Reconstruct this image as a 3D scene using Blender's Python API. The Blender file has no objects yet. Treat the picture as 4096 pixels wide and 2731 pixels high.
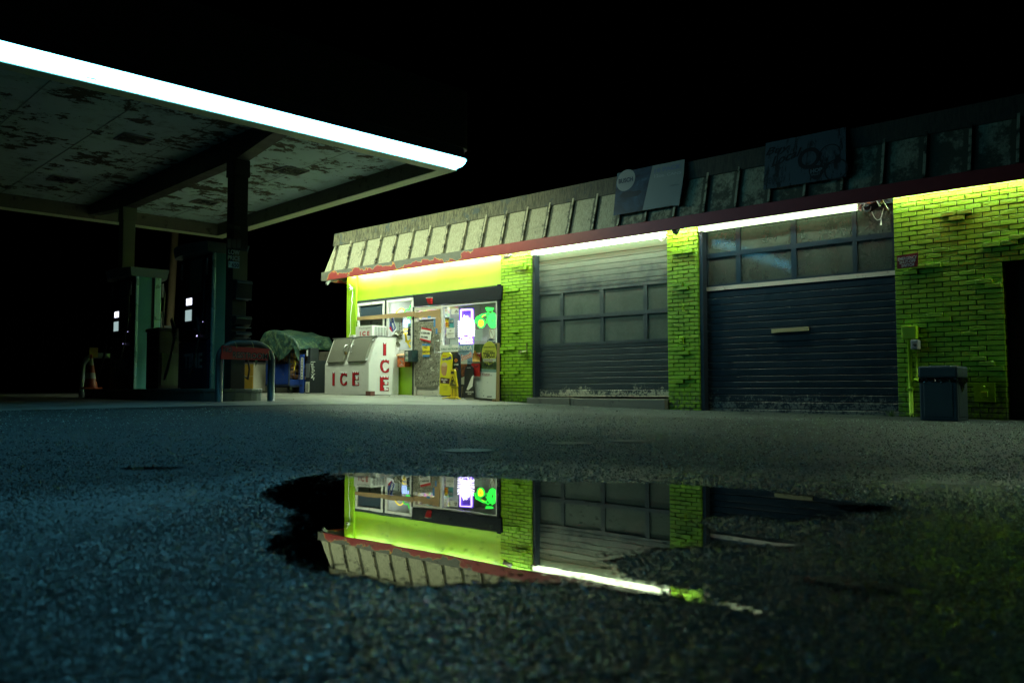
import bpy, bmesh, math, random
import numpy as np
from mathutils import Matrix, Vector, noise
R = random.Random(11)
rad = math.radians
sc = bpy.context.scene
COL = sc.collection

# ------------------------------------------------------------------ survey
FOC, HCAM = 3360.0, 0.34
TH = math.atan(197.5 / FOC)
CAMP = np.array([0, 0, HCAM])
P0 = np.array([3.07, 13.8, 0.0]); U = np.array([.7471, -.6647, 0]); N = np.array([-.6647, -.7471, 0])
def ray(u, v):
    x = (u - 2048) / FOC; y = (1365.5 - v) / FOC
    return np.array([x, math.cos(TH) - y * math.sin(TH), math.sin(TH) + y * math.cos(TH)])
def at(u, v, t=0.0):
    "surveyed point on the vertical plane t metres in front of the shop front -> (s, z)"
    r = ray(u, v); k = np.dot(P0 + t * N - CAMP, N) / np.dot(r, N); p = CAMP + k * r
    return float(np.dot(p - P0, U)), float(p[2])
def rect(u0, v0, u1, v1, t=0.0):
    vm = (v0 + v1) / 2; um = (u0 + u1) / 2
    return at(u0, vm, t)[0], at(u1, vm, t)[0], at(um, v1, t)[1], at(um, v0, t)[1]
def poly(pts, t=0.0): return [at(u, v, t) for u, v in pts]
def fr(o, a): return Matrix.Translation(o) @ Matrix.Rotation(a, 4, 'Z')
FAC = fr((3.07, 13.8, 0), math.atan2(-.6647, .7471))   # x along the shop front, y into the shop
CAN = fr((-.937, 14.185, 0), math.atan2(.6959, .7181)) # x along the lit edge, y away
WLD = Matrix.Identity(4)
FACI = FAC.inverted(); CANI = CAN.inverted()

# ------------------------------------------------------------------ ground height
_g = [(-3.65, 19.8, .28), (-2.16, 18.45, .245), (-1.2, 17.6, .215), (-.2, 16.75, .135), (.5, 16.1, .11), (1.6, 15.1, .06), (2.7, 14.1, .025), (3.07, 13.8, .02), (4.2, 12.8, .0),
      (5.4, 11.7, -.01), (5.45, 10.6, -.05), (6.5, 10.4, -.04), (9, 9, -.05), (8, 5, -.02), (-4.13, 13.2, .175), (-2.6, 13.6, .15), (-5.9, 9.66, .115), (-7, 16.3, .18), (-10, 9, .13), (-10, 16, .2), (-14, 24, .28), (-4, 24, .3),
      (-.2, 15.2, .09), (-2.5, 16, .17), (0, 0, 0), (2, 2, 0), (-1, 2, 0), (0, 3.5, 0), (2, 4, 0), (-2, 1, .01), (4, 6, 0), (0, 6, .0), (-3, 5, .03), (1, 9, .012), (-6, 4, .06), (4, 9.5, -.01), (-1.5, 9, .05),
      (-14, 9, .15), (14, 18, .1), (14, 2, 0), (-14, 2, .1), (4, 24, .25), (0, -3, 0), (-8, -3, .04), (8, -3, 0), (-9.5, 22.5, .28), (-8.5, 20.5, .26)]
_gp = np.array(_g); _n = len(_gp)
def _phi(r2): return np.where(r2 > 1e-9, r2 * np.log(np.maximum(r2, 1e-9)) * .5, 0.)
_d2 = ((_gp[:, None, :2] - _gp[None, :, :2]) ** 2).sum(-1)
_A = np.zeros((_n + 3, _n + 3)); _A[:_n, :_n] = _phi(_d2) + np.eye(_n) * .6
_A[:_n, _n] = 1; _A[:_n, _n + 1:] = _gp[:, :2]; _A[_n, :_n] = 1; _A[_n + 1:, :_n] = _gp[:, :2].T
_w = np.linalg.solve(_A, np.concatenate([_gp[:, 2], [0, 0, 0]]))
def gz(X, Y):
    X = np.clip(np.asarray(X, float), -14, 14); Y = np.clip(np.asarray(Y, float), -3, 24)
    d2 = (X[..., None] - _gp[:, 0]) ** 2 + (Y[..., None] - _gp[:, 1]) ** 2
    z = (_phi(d2) * _w[:_n]).sum(-1) + _w[_n] + _w[_n + 1] * X + _w[_n + 2] * Y
    k = np.clip((np.sqrt(((X - .25) / 2.1) ** 2 + ((Y - 2.2) / 1.9) ** 2) - 1) / .9, 0, 1); return z * k * k * (3 - 2 * k)
def gzf(s, t):
    p = P0 + s * U + t * N
    return float(gz(p[0], p[1]))
def gzc(x, y):
    p = CAN @ Vector((x, y, 0)); return float(gz(p.x, p.y))

# ------------------------------------------------------------------ mesh builder
class MB:
    def __init__(s): s.v = []; s.f = []; s.mi = []; s.sm = []; s.m = 0; s.smooth = False
    def _add(s, vs, fs, smooth=None):
        b = len(s.v); s.v += [tuple(map(float, v)) for v in vs]
        for f in fs: s.f.append([b + i for i in f]); s.mi.append(s.m); s.sm.append(s.smooth if smooth is None else smooth)
    def box(s, x0, x1, y0, y1, z0, z1, r=0.0, mat=None):
        if r <= 0:
            vs = [(x, y, z) for z in (z0, z1) for y in (y0, y1) for x in (x0, x1)]
            fs = [(0, 2, 3, 1), (4, 5, 7, 6), (0, 1, 5, 4), (2, 6, 7, 3), (0, 4, 6, 2), (1, 3, 7, 5)]
        else:
            bm = bmesh.new(); bmesh.ops.create_cube(bm, size=1)
            for v in bm.verts: v.co = Vector(((x0 + x1) / 2 + v.co.x * (x1 - x0), (y0 + y1) / 2 + v.co.y * (y1 - y0), (z0 + z1) / 2 + v.co.z * (z1 - z0)))
            bmesh.ops.bevel(bm, geom=bm.edges[:], offset=r, segments=2, affect='EDGES', profile=.6)
            bm.verts.index_update(); vs = [tuple(v.co) for v in bm.verts]; fs = [[v.index for v in f.verts] for f in bm.faces]; bm.free()
        if mat is not None: vs = [tuple(mat @ Vector(v)) for v in vs]
        s._add(vs, fs)
    def quad(s, *p): s._add(p, [list(range(len(p)))])
    def prism(s, pts, y0, y1):
        "outline in x-z, from y0 (front) to y1 (back)"
        a = sum(pts[i][0] * pts[(i + 1) % len(pts)][1] - pts[(i + 1) % len(pts)][0] * pts[i][1] for i in range(len(pts)))
        if a < 0: pts = pts[::-1]
        n = len(pts); vs = [(p[0], y0, p[1]) for p in pts] + [(p[0], y1, p[1]) for p in pts]
        s._add(vs, [list(range(n)), list(range(2 * n - 1, n - 1, -1))] + [[i, n + i, n + (i + 1) % n, (i + 1) % n] for i in range(n)], False)
    def zprism(s, pts, z0, z1):
        a = sum(pts[i][0] * pts[(i + 1) % len(pts)][1] - pts[(i + 1) % len(pts)][0] * pts[i][1] for i in range(len(pts)))
        if a < 0: pts = pts[::-1]
        n = len(pts); vs = [(p[0], p[1], z0) for p in pts] + [(p[0], p[1], z1) for p in pts]
        s._add(vs, [list(range(n - 1, -1, -1)), list(range(n, 2 * n))] + [[i, (i + 1) % n, n + (i + 1) % n, n + i] for i in range(n)], False)
    def xprism(s, pts, x0, x1):
        "outline in y-z extruded along x"
        a = sum(pts[i][0] * pts[(i + 1) % len(pts)][1] - pts[(i + 1) % len(pts)][0] * pts[i][1] for i in range(len(pts)))
        if a < 0: pts = pts[::-1]
        n = len(pts); vs = [(x0, p[0], p[1]) for p in pts] + [(x1, p[0], p[1]) for p in pts]
        s._add(vs, [list(range(n - 1, -1, -1)), list(range(n, 2 * n))] + [[i, (i + 1) % n, n + (i + 1) % n, n + i] for i in range(n)], False)
    def tube(s, path, r, seg=10, caps=True, closed=False):
        P = [Vector(p) for p in path]; n = len(P); rs = r if isinstance(r, (list, tuple)) else [r] * n
        vs = []; up = None
        for i in range(n):
            d = ((P[(i + 1) % n] - P[i - 1]) if closed else (P[min(i + 1, n - 1)] - P[max(i - 1, 0)])).normalized()
            if up is None:
                up = Vector((0, 0, 1)) if abs(d.z) < .9 else Vector((1, 0, 0))
            a = d.cross(up).normalized(); up = a.cross(d).normalized()
            for k in range(seg):
                q = 2 * math.pi * k / seg; vs.append(P[i] + (a * math.cos(q) + up * math.sin(q)) * rs[i])
        fs = []
        for i in range(n if closed else n - 1):
            j = (i + 1) % n
            for k in range(seg): fs.append([i * seg + k, j * seg + k, j * seg + (k + 1) % seg, i * seg + (k + 1) % seg][::-1])
        s._add(vs, fs, True)
        if caps and not closed:
            b = len(s.v) - len(vs)
            s.f += [[b + k for k in range(seg)], [b + (n - 1) * seg + k for k in range(seg)][::-1]]; s.mi += [s.m] * 2; s.sm += [False] * 2
    def lathe(s, prof, c=(0, 0, 0), seg=24, axis='Z'):
        vs = []; fs = []
        for (r, h) in prof:
            for k in range(seg):
                q = 2 * math.pi * k / seg; x, y = r * math.cos(q), r * math.sin(q)
                p = {'Z': (x, y, h), 'Y': (x, h, y), 'X': (h, x, y)}[axis]
                vs.append((c[0] + p[0], c[1] + p[1], c[2] + p[2]))
        for i in range(len(prof) - 1):
            for k in range(seg): fs.append([i * seg + k, i * seg + (k + 1) % seg, (i + 1) * seg + (k + 1) % seg, (i + 1) * seg + k])
        s._add(vs, fs, True)
    def disc(s, c, r, seg=24, axis='Y', sy=1.0):
        s._add([(c[0] + r * math.cos(2 * math.pi * k / seg), c[1], c[2] + r * sy * math.sin(2 * math.pi * k / seg)) if axis == 'Y' else
                (c[0] + r * math.cos(2 * math.pi * k / seg), c[1] + r * sy * math.sin(2 * math.pi * k / seg), c[2]) for k in range(seg)], [list(range(seg))])
    def ball(s, c, rx, ry=None, rz=None, seg=14, rings=8):
        ry = ry or rx; rz = rz or rx; vs = []; fs = []
        for i in range(rings + 1):
            p = math.pi * i / rings
            for k in range(seg):
                q = 2 * math.pi * k / seg; vs.append((c[0] + rx * math.sin(p) * math.cos(q), c[1] + ry * math.sin(p) * math.sin(q), c[2] + rz * math.cos(p)))
        for i in range(rings):
            for k in range(seg): fs.append([i * seg + k, (i + 1) * seg + k, (i + 1) * seg + (k + 1) % seg, i * seg + (k + 1) % seg])
        s._add(vs, fs, True)
    def text(s, body, x0, x1, z0, z1, y, shear=0.0, bold=0.0, ext=.0015, rot=0.0, quad=None, mat=None):
        "lettering standing in the x-z plane at y, facing -y, fitted to the given box (or sheared into quad corners bl, br, tr, tl)"
        vs, fs = glyphs(body, shear, bold)
        out = []
        for (px, py, pz) in vs:
            yy = y - (ext if pz > 0 else 0)
            if quad:
                bl, br, tr, tl = quad
                x = (1 - px) * (1 - py) * bl[0] + px * (1 - py) * br[0] + px * py * tr[0] + (1 - px) * py * tl[0]
                z = (1 - px) * (1 - py) * bl[1] + px * (1 - py) * br[1] + px * py * tr[1] + (1 - px) * py * tl[1]
            else:
                x = x0 + (x1 - x0) * px; z = z0 + (z1 - z0) * py
                if rot:
                    cx, cz = (x0 + x1) / 2, (z0 + z1) / 2; dx, dz = x - cx, z - cz
                    x = cx + dx * math.cos(rot) - dz * math.sin(rot); z = cz + dx * math.sin(rot) + dz * math.cos(rot)
            out.append((x, yy, z) if mat is None else tuple(mat @ Vector((x, yy, z))))
        s._add(out, fs, False)
    def build(s, name, mat, parent=None, frame=None, org=(0, 0, 0), mod=None):
        me = bpy.data.meshes.new(name)
        o0 = ORG[parent.name] if parent is not None else Vector(org)
        me.from_pydata([tuple(Vector(v) - o0) for v in s.v], [], s.f)
        for m in (mat if isinstance(mat, (list, tuple)) else [mat]): me.materials.append(m)
        me.polygons.foreach_set('material_index', s.mi); me.polygons.foreach_set('use_smooth', s.sm)
        me.update()
        o = bpy.data.objects.new(name, me); COL.objects.link(o)
        ORG[o.name] = Vector(o0)
        if parent is not None: o.parent = parent
        else: o.matrix_world = (frame or WLD) @ Matrix.Translation(o0)
        return o
ORG = {}
_gc = {}
def glyphs(body, shear, bold):
    k = (body, shear, bold)
    if k not in _gc:
        cu = bpy.data.curves.new('lettering', 'FONT'); cu.body = body; cu.size = 1; cu.shear = shear; cu.offset = bold; cu.extrude = .01; cu.resolution_u = 4; cu.space_line = .95; cu.align_x = 'CENTER'
        ob = bpy.data.objects.new('lettering', cu); me = bpy.data.meshes.new_from_object(ob)
        v = np.array([tuple(x.co) for x in me.vertices]); fs = [list(p.vertices) for p in me.polygons]
        bpy.data.objects.remove(ob); bpy.data.meshes.remove(me); bpy.data.curves.remove(cu)
        lo, hi = v.min(0), v.max(0); v = (v - lo) / np.maximum(hi - lo, 1e-6)
        _gc[k] = ([(a, b, 1 if c > .5 else 0) for a, b, c in v], fs)
    return _gc[k]
def setp(o, label=None, cat=None, group=None, kind=None):
    if label: o['label'] = label
    if cat: o['category'] = cat
    if group: o['group'] = group
    if kind: o['kind'] = kind
    return o
def thing(name, label, cat, frame, org, group=None):
    o = bpy.data.objects.new(name, None); COL.objects.link(o); o.empty_display_size = .1
    o.matrix_world = frame @ Matrix.Translation(Vector(org)); ORG[o.name] = Vector(org)
    return setp(o, label, cat, group)
def solo(mb, name, label, cat, mat, frame, org=None, group=None, kind=None):
    if org is None:
        a = np.array(mb.v); org = ((a[:, 0].min() + a[:, 0].max()) / 2, (a[:, 1].min() + a[:, 1].max()) / 2, a[:, 2].min())
    return setp(mb.build(name, mat, None, frame, org), label, cat, group, kind)
def copy_tree(o, parent=None):
    c = o.copy(); COL.objects.link(c)
    if parent: c.parent = parent
    ORG[c.name] = ORG[o.name].copy()
    for ch in [x for x in bpy.data.objects if x.parent == o]: copy_tree(ch, c)
    return c

# ------------------------------------------------------------------ materials
class NT:
    def __init__(s, name):
        s.m = bpy.data.materials.new(name); s.m.use_nodes = True; s.t = s.m.node_tree; s.t.nodes.clear()
        s.out = s.n('ShaderNodeOutputMaterial'); s._c = {}
    def n(s, t, **k):
        x = s.t.nodes.new(t)
        for a, b in k.items(): setattr(x, a, b)
        return x
    def link(s, a, b): s.t.links.new(a, b)
    def put(s, sock, v):
        if isinstance(v, bpy.types.NodeSocket): s.link(v, sock)
        elif isinstance(v, (tuple, list)) and len(v) == 3 and sock.type == 'RGBA': sock.default_value = (*v, 1)
        else: sock.default_value = v
    def co(s, scale=(1, 1, 1), kind='Object', rot=(0, 0, 0)):
        k = (scale, kind, rot)
        if k not in s._c:
            tc = s._c.setdefault('tc', s.n('ShaderNodeTexCoord')); mp = s.n('ShaderNodeMapping'); mp.inputs['Scale'].default_value = scale; mp.inputs['Rotation'].default_value = rot
            s.link(tc.outputs[kind], mp.inputs['Vector']); s._c[k] = mp.outputs[0]
        return s._c[k]
    def noise(s, scale, det=4, rough=.6, vec=None, dist=0):
        x = s.n('ShaderNodeTexNoise'); x.inputs['Scale'].default_value = scale; x.inputs['Detail'].default_value = det; x.inputs['Roughness'].default_value = rough; x.inputs['Distortion'].default_value = dist
        s.link(vec or s.co(), x.inputs['Vector']); return x.outputs[0]
    def vor(s, scale, vec=None, feat='F1', out='Distance', rnd=1):
        x = s.n('ShaderNodeTexVoronoi', feature=feat); x.inputs['Scale'].default_value = scale; x.inputs['Randomness'].default_value = rnd
        s.link(vec or s.co(), x.inputs['Vector']); return x.outputs[out]
    def ramp(s, f, stops, interp='LINEAR'):
        x = s.n('ShaderNodeValToRGB'); e = x.color_ramp.elements; x.color_ramp.interpolation = interp
        while len(e) < len(stops): e.new(.5)
        for a, (p, c) in zip(e, stops): a.position = p; a.color = (*c, 1) if isinstance(c, tuple) else (c, c, c, 1)
        s.link(f, x.inputs[0]); return x.outputs[0]
    def mix(s, f, a, b, blend='MIX'):
        x = s.n('ShaderNodeMix', data_type='RGBA', blend_type=blend)
        s.put(x.inputs[0], f); s.put(x.inputs[6], a); s.put(x.inputs[7], b); return x.outputs[2]
    def math(s, op, a, b=0.0, c=None, clamp=False):
        x = s.n('ShaderNodeMath', operation=op, use_clamp=clamp); s.put(x.inputs[0], a); s.put(x.inputs[1], b)
        if c is not None: s.put(x.inputs[2], c)
        return x.outputs[0]
    def rng(s, v, a, b, c=0.0, d=1.0, smooth=True):
        x = s.n('ShaderNodeMapRange', interpolation_type='SMOOTHSTEP' if smooth else 'LINEAR'); s.put(x.inputs[0], v)
        for i, q in enumerate((a, b, c, d)): s.put(x.inputs[i + 1], q)
        return x.outputs[0]
    def sep(s, vec=None):
        x = s.n('ShaderNodeSeparateXYZ'); s.link(vec or s.co(), x.inputs[0]); return x.outputs
    def bump(s, h, st=.3, dist=.01, nrm=None):
        x = s.n('ShaderNodeBump'); x.inputs['Strength'].default_value = st; x.inputs['Distance'].default_value = dist; s.link(h, x.inputs['Height'])
        if nrm: s.link(nrm, x.inputs['Normal'])
        return x.outputs[0]
    def pbr(s, col, rough=.6, metal=0, nrm=None, spec=.5, emit=None, es=0, done=True, coat=0):
        x = s.n('ShaderNodeBsdfPrincipled'); s.put(x.inputs['Base Color'], col); s.put(x.inputs['Roughness'], rough); s.put(x.inputs['Metallic'], metal); s.put(x.inputs['Specular IOR Level'], spec)
        if nrm: s.link(nrm, x.inputs['Normal'])
        if coat: x.inputs['Coat Weight'].default_value = coat
        if emit is not None: s.put(x.inputs['Emission Color'], emit); s.put(x.inputs['Emission Strength'], es)
        if done: s.link(x.outputs[0], s.out.inputs[0])
        return x.outputs[0]
_mc = {}
def M(col, rough=.6, metal=0, var=.12, scale=5, bump=0, bs=60, dirt=None, da=.55, ds=4, spec=.5):
    k = (col, rough, metal, var, scale, bump, bs, dirt, da, ds, spec)
    if k in _mc: return _mc[k]
    t = NT('surface'); n = t.noise(scale, 5)
    c = t.mix(n, tuple(x * (1 - var) for x in col), tuple(min(1, x * (1 + var)) for x in col))
    if dirt: c = t.mix(t.rng(t.noise(ds, 8, .7), da, da + .12), c, dirt)
    nr = t.bump(t.noise(bs, 3), bump, .01) if bump else None
    t.pbr(c, t.rng(n, .3, .7, rough - .08, rough + .08), metal, nr, spec); _mc[k] = t.m
    return t.m
def EM(col, st):
    k = ('em', col, st)
    if k not in _mc:
        t = NT('glowing'); e = t.n('ShaderNodeEmission'); e.inputs[0].default_value = (*col, 1); e.inputs[1].default_value = st; t.link(e.outputs[0], t.out.inputs[0]); _mc[k] = t.m
    return _mc[k]

TUBE_C, TUBE_S = (.76, 1.0, .72), 150.0
BAND_C, BAND_S = (.14, .64, .9), 12.0
SIDE_C, SIDE_S = (.82, 1.0, .68), 30.0
WHITE = M((.78, .78, .74), .45, dirt=(.42, .4, .33), da=.6, ds=7)
CREAM = M((.68, .66, .56), .5, dirt=(.36, .33, .25), da=.56, ds=9)
BLACK = M((.012, .014, .016), .45)
NAVY = M((.02, .032, .05), .42, var=.3, scale=8, bump=.08)
STEEL = M((.45, .46, .46), .35, 1, var=.2)
DULLMETAL = M((.3, .31, .3), .5, .8, var=.25)
RED = M((.5, .012, .015), .45)
YEL = M((.72, .52, .015), .4, dirt=(.3, .22, .05), da=.62, ds=12)
INK = M((.008, .008, .009), .6)
PAPER = M((.75, .75, .7), .7)
BLUET = M((.05, .2, .45), .7)
WOOD = None
def lime(name='lime', rough=.55, b=.25, spec=.5):
    t = NT('lime_paint'); n = t.noise(4, 6, .65); c = t.mix(n, (.24, .47, .003), (.35, .63, .006))
    c = t.mix(t.rng(t.noise(9, 8, .75), .63, .72), c, (.2, .33, .01))
    zz = t.sep(t.co(kind='Object'))[2]
    t.pbr(c, rough, 0, t.bump(t.noise(55, 5, .6), b, .012), spec); return t.m
LIME = lime(); LIMEFLAT = lime(b=.04, rough=.5, spec=1.0)
def brickpaint():
    t = NT('painted_brick'); n = t.noise(7, 6, .7); c = t.mix(n, (.16, .36, .002), (.29, .56, .005))
    c = t.mix(t.rng(t.noise(22, 6, .7), .62, .70), c, (.09, .17, .01)); c = t.mix(t.math('MULTIPLY', t.rng(t.noise(1.3, 5, .6), .45, .7), .5), c, (.10, .26, .004))
    h = t.math('ADD', t.math('MULTIPLY', t.noise(28, 6, .75), 1.0), t.math('MULTIPLY', t.rng(t.vor(19), .05, .3), .5))
    # splashed grey dirt along the footing
    w = t.n('ShaderNodeNewGeometry'); z = t.sep(w.outputs['Position'])[2]
    c = t.mix(t.math('MULTIPLY', t.rng(z, .5, .05), t.rng(t.noise(13, 6), .42, .6)), c, (.09, .12, .06))
    t.pbr(c, .5, 0, t.bump(h, .55, .012)); return t.m
BRICK = brickpaint()
MORTAR = M((.035, .075, .004), .9)
def wood(c0=(.28, .17, .075), c1=(.42, .29, .14), along='x'):
    t = NT('plain_wood'); sc_ = {'x': (1.5, 14, 14), 'z': (14, 14, 1.5), 'y': (14, 1.5, 14)}[along]
    n = t.noise(3, 6, .65, t.co(sc_), 1.2); c = t.mix(n, c0, c1)
    t.pbr(c, .75, 0, t.bump(n, .25, .01)); return t.m
WOODX = wood(); WOODZ = wood(along='z'); WOODG = wood((.16, .12, .07), (.3, .23, .13), 'z')

# door paint with chips (per-thing chip zone low down) and lamp falloff painted pale into the upper face
def doorpaint(base, chip, zlo, zhi, amt, lamp_fade=0.0):
    t = NT('garage_door_paint'); n = t.noise(5, 6, .7); c = t.mix(n, tuple(x * .65 for x in base), tuple(x * 1.35 for x in base))
    st = t.noise(6, 6, .7, t.co((9, 9, .9))); c = t.mix(t.math('MULTIPLY', t.rng(st, .5, .75), .5), c, tuple(min(1, x * 2.2 + .01) for x in base))
    w = t.n('ShaderNodeNewGeometry'); z = t.sep(w.outputs['Position'])[2]
    ch = t.noise(26, 8, .75); ch2 = t.noise(3.2, 4)
    lvl = t.rng(z, zlo, zhi, .47, .80); m = t.rng(t.math('ADD', t.math('MULTIPLY', ch, .7), t.math('MULTIPLY', ch2, .35)), lvl, t.math('ADD', lvl, .02))
    c = t.mix(t.math('MULTIPLY', m, amt), c, chip)
    # scratches
    s1 = t.noise(40, 2, .5, t.co((3, 3, .12))); s2 = t.noise(5, 3)
    c = t.mix(t.math('MULTIPLY', t.rng(s1, .72, .76), t.rng(s2, .55, .65)), c, tuple(x * .8 for x in chip))
    if lamp_fade:
        dz_ = t.rng(t.math('ADD', z, t.math('MULTIPLY', t.math('SUBTRACT', t.noise(3.5, 6, .7), .5), 1.2)), 2.0, 2.7); c = t.mix(t.math('MULTIPLY', dz_, lamp_fade), c, (.2, .23, .19))
    t.pbr(c, t.rng(n, .3, .7, .3, .5), 0, t.bump(t.noise(50, 4), .06, .01)); return t.m
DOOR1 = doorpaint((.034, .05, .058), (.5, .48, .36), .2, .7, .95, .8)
DOOR2 = doorpaint((.008, .022, .036), (.42, .42, .36), -.15, .9, .5)

def mansard():
    t = NT('weathered_panel'); x, y, z = t.sep()
    st = t.noise(7, 7, .75, t.co((7, 7, .5))); c = t.mix(t.rng(st, .35, .7), (.42, .41, .28), (.22, .215, .13))
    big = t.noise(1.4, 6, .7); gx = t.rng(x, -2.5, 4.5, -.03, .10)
    fx = t.math('ABSOLUTE', t.math('SUBTRACT', t.math('FRACT', t.math('DIVIDE', t.math('ADD', x, 5.94 + 54.65), .5465)), .5)); gx = t.math('ADD', gx, t.rng(fx, .30, .45, 0, .32))  # mould along the ribs, with the ribs' shadow painted into the same dark band
    mold_shade = t.rng(t.math('ADD', t.math('ADD', t.math('MULTIPLY', big, .6), t.math('MULTIPLY', t.noise(11, 8, .75), .45)), gx), .56, .68)
    c = t.mix(t.math('MULTIPLY', mold_shade, .92), c, (.045, .05, .03))
    run = t.rng(t.noise(9, 5, .7, t.co((14, 14, .3))), .54, .66)
    c = t.mix(t.math('MULTIPLY', run, .62), c, (.06, .062, .035))
    t.pbr(c, .7, 0, t.bump(st, .15, .01)); return t.m
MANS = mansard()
def capm():
    t = NT('weathered_cap'); st = t.noise(6, 8, .8, t.co((5, 5, .7))); n = t.noise(3.5, 8, .75)
    c = t.ramp(st, [(.36, (.012, .014, .01)), (.47, (.075, .073, .04)), (.56, (.2, .19, .11)), (.66, (.04, .045, .032))])
    c = t.mix(t.rng(n, .55, .6), c, (.06, .08, .08))
    c = t.mix(t.rng(t.math('ADD', t.sep()[0], t.math('MULTIPLY', n, 2)), -3, 3.5, 0, .8), c, (.02, .024, .018))
    t.pbr(c, .75, 0, t.bump(n, .2, .01)); return t.m
CAPM = capm()
def fasciam():
    t = NT('peeling_red_paint'); x, y, z = t.sep()
    n = t.math('ADD', t.math('MULTIPLY', t.noise(2.6, 4, .5), .8), t.math('MULTIPLY', t.noise(.9, 2), .25))
    k = t.math('ADD', n, t.math('SUBTRACT', t.rng(x, -2.6, .2, -.02, .34), t.math('MULTIPLY', t.math('SUBTRACT', z, 3.055), 1.1)))
    red = t.mix(t.noise(7, 5), (.21, .012, .012), (.36, .03, .028))
    grey = t.mix(t.noise(9, 7, .7), (.055, .06, .05), (.17, .175, .13))
    c = t.mix(t.rng(k, .515, .522), grey, t.mix(t.rng(k, .526, .532), (.55, .28, .02), red))
    spot = t.rng(t.noise(2.1, 5, .6, t.co((1, 1, 1.4))), .735, .745)
    c = t.mix(spot, c, (.5, .3, .02))
    t.pbr(c, .5, 0, t.bump(t.rng(k, .5, .56), .4, .01)); return t.m
FASC = fasciam()
def soffitm():
    t = NT('peeling_soffit'); n = t.noise(1.5, 6, .62, t.co((1, 1.3, 1)), .2); n2 = t.noise(7, 8, .75)
    k = t.math('ADD', t.math('MULTIPLY', n, .6), t.math('MULTIPLY', n2, .45))
    peel = t.rng(k, .556, .572)
    c = t.mix(t.noise(.8, 4), (.36, .52, .55), (.48, .64, .66))
    c = t.mix(t.rng(t.noise(3, 7, .7), .5, .72), c, (.2, .27, .26))
    c = t.mix(peel, c, t.mix(t.noise(30, 4), (.012, .014, .008), (.1, .09, .05)))
    t.pbr(c, .7, 0, t.bump(t.math('ADD', t.rng(k, .56, .63), t.math('MULTIPLY', n2, .3)), .8, .02)); return t.m
SOFF = soffitm()
SPOTTED = M((.6, .68, .46), .6, var=.1, dirt=(.06, .075, .05), da=.57, ds=34)
GREYM = M((.1, .115, .115), .55, .2, var=.25, bump=.1)
PUMPW = M((.4, .75, .7), .3, .4, var=.08, scale=2)
PUMPP = M((.08, .3, .31), .38, .2, var=.15, scale=2, dirt=(.05, .07, .06), da=.6, ds=5)
BLUEP = M((.01, .045, .26), .5, var=.25, dirt=(.14, .12, .09), da=.57, ds=5)
def glass(tr=.85, tint=(.9, .95, .95), dirt=0.0, rough=.02, lo=.3):
    t = NT('window_glass'); f = t.n('ShaderNodeFresnel'); gb = t.n('ShaderNodeNewGeometry'); t.link(t.math('ADD', 1.5, t.math('MULTIPLY', gb.outputs['Backfacing'], 1 / 1.5 - 1.5)), f.inputs[0])
    tb = t.n('ShaderNodeBsdfTransparent'); tb.inputs[0].default_value = tuple(x * tr for x in tint) + (1,)
    g = t.n('ShaderNodeBsdfGlossy'); g.inputs['Roughness'].default_value = rough
    m = t.n('ShaderNodeMixShader'); t.link(t.math('MULTIPLY', f.outputs[0], .55 if dirt else 1.0), m.inputs[0]); t.link(tb.outputs[0], m.inputs[1]); t.link(g.outputs[0], m.inputs[2]); o = m.outputs[0]
    if dirt:
        d = t.n('ShaderNodeBsdfDiffuse'); d.inputs[0].default_value = (.15, .19, .165, 1)
        q = t.math('ADD', t.math('MULTIPLY', t.noise(2, 5, .6, t.co((1.6, 1.6, .9))), .55), t.math('MULTIPLY', t.noise(16, 7, .75), .5))
        mm = t.n('ShaderNodeMixShader'); t.link(t.math('MULTIPLY', t.rng(q, .40, .78, lo, 1, False), dirt), mm.inputs[0]); t.link(o, mm.inputs[1]); t.link(d.outputs[0], mm.inputs[2]); o = mm.outputs[0]
    t.link(o, t.out.inputs[0]); return t.m
GLASS = glass(); DIRTY1 = glass(.3, (.8, .9, .9), .9, .15, .62); DIRTY2 = glass(.5, (.8, .9, .95), .75, .06, .5)

# ================================================================== GROUND
def axis_pts(a0, a1, step, far):
    core = list(np.arange(a0, a1 + 1e-6, step)); lo = []; hi = []; d = step; p = core[0]; q = core[-1]
    while p > -far: d *= 1.5; p -= d; lo.append(p)
    d = step
    while q < far: d *= 1.5; q += d; hi.append(q)
    return np.array(lo[::-1] + core + hi)
gx = axis_pts(-12, 10, .14, 260); gy = axis_pts(-.6, 22, .14, 260)
XX, YY = np.meshgrid(gx, gy); ZZ = gz(XX, YY)
def gridmesh(X, Y, Z):
    ny, nx = X.shape; vs = np.stack([X.ravel(), Y.ravel(), Z.ravel()], 1)
    i = np.arange(ny * nx).reshape(ny, nx)
    return vs, np.stack([i[:-1, :-1].ravel(), i[:-1, 1:].ravel(), i[1:, 1:].ravel(), i[1:, :-1].ravel()], 1)
def np_obj(name, vs, fs, mat, smooth=True):
    me = bpy.data.meshes.new(name); me.from_pydata(vs.tolist(), [], fs.tolist()); me.materials.append(mat)
    me.polygons.foreach_set('use_smooth', [smooth] * len(me.polygons)); me.update()
    o = bpy.data.objects.new(name, me); COL.objects.link(o); ORG[o.name] = Vector((0, 0, 0)); return o
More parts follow.
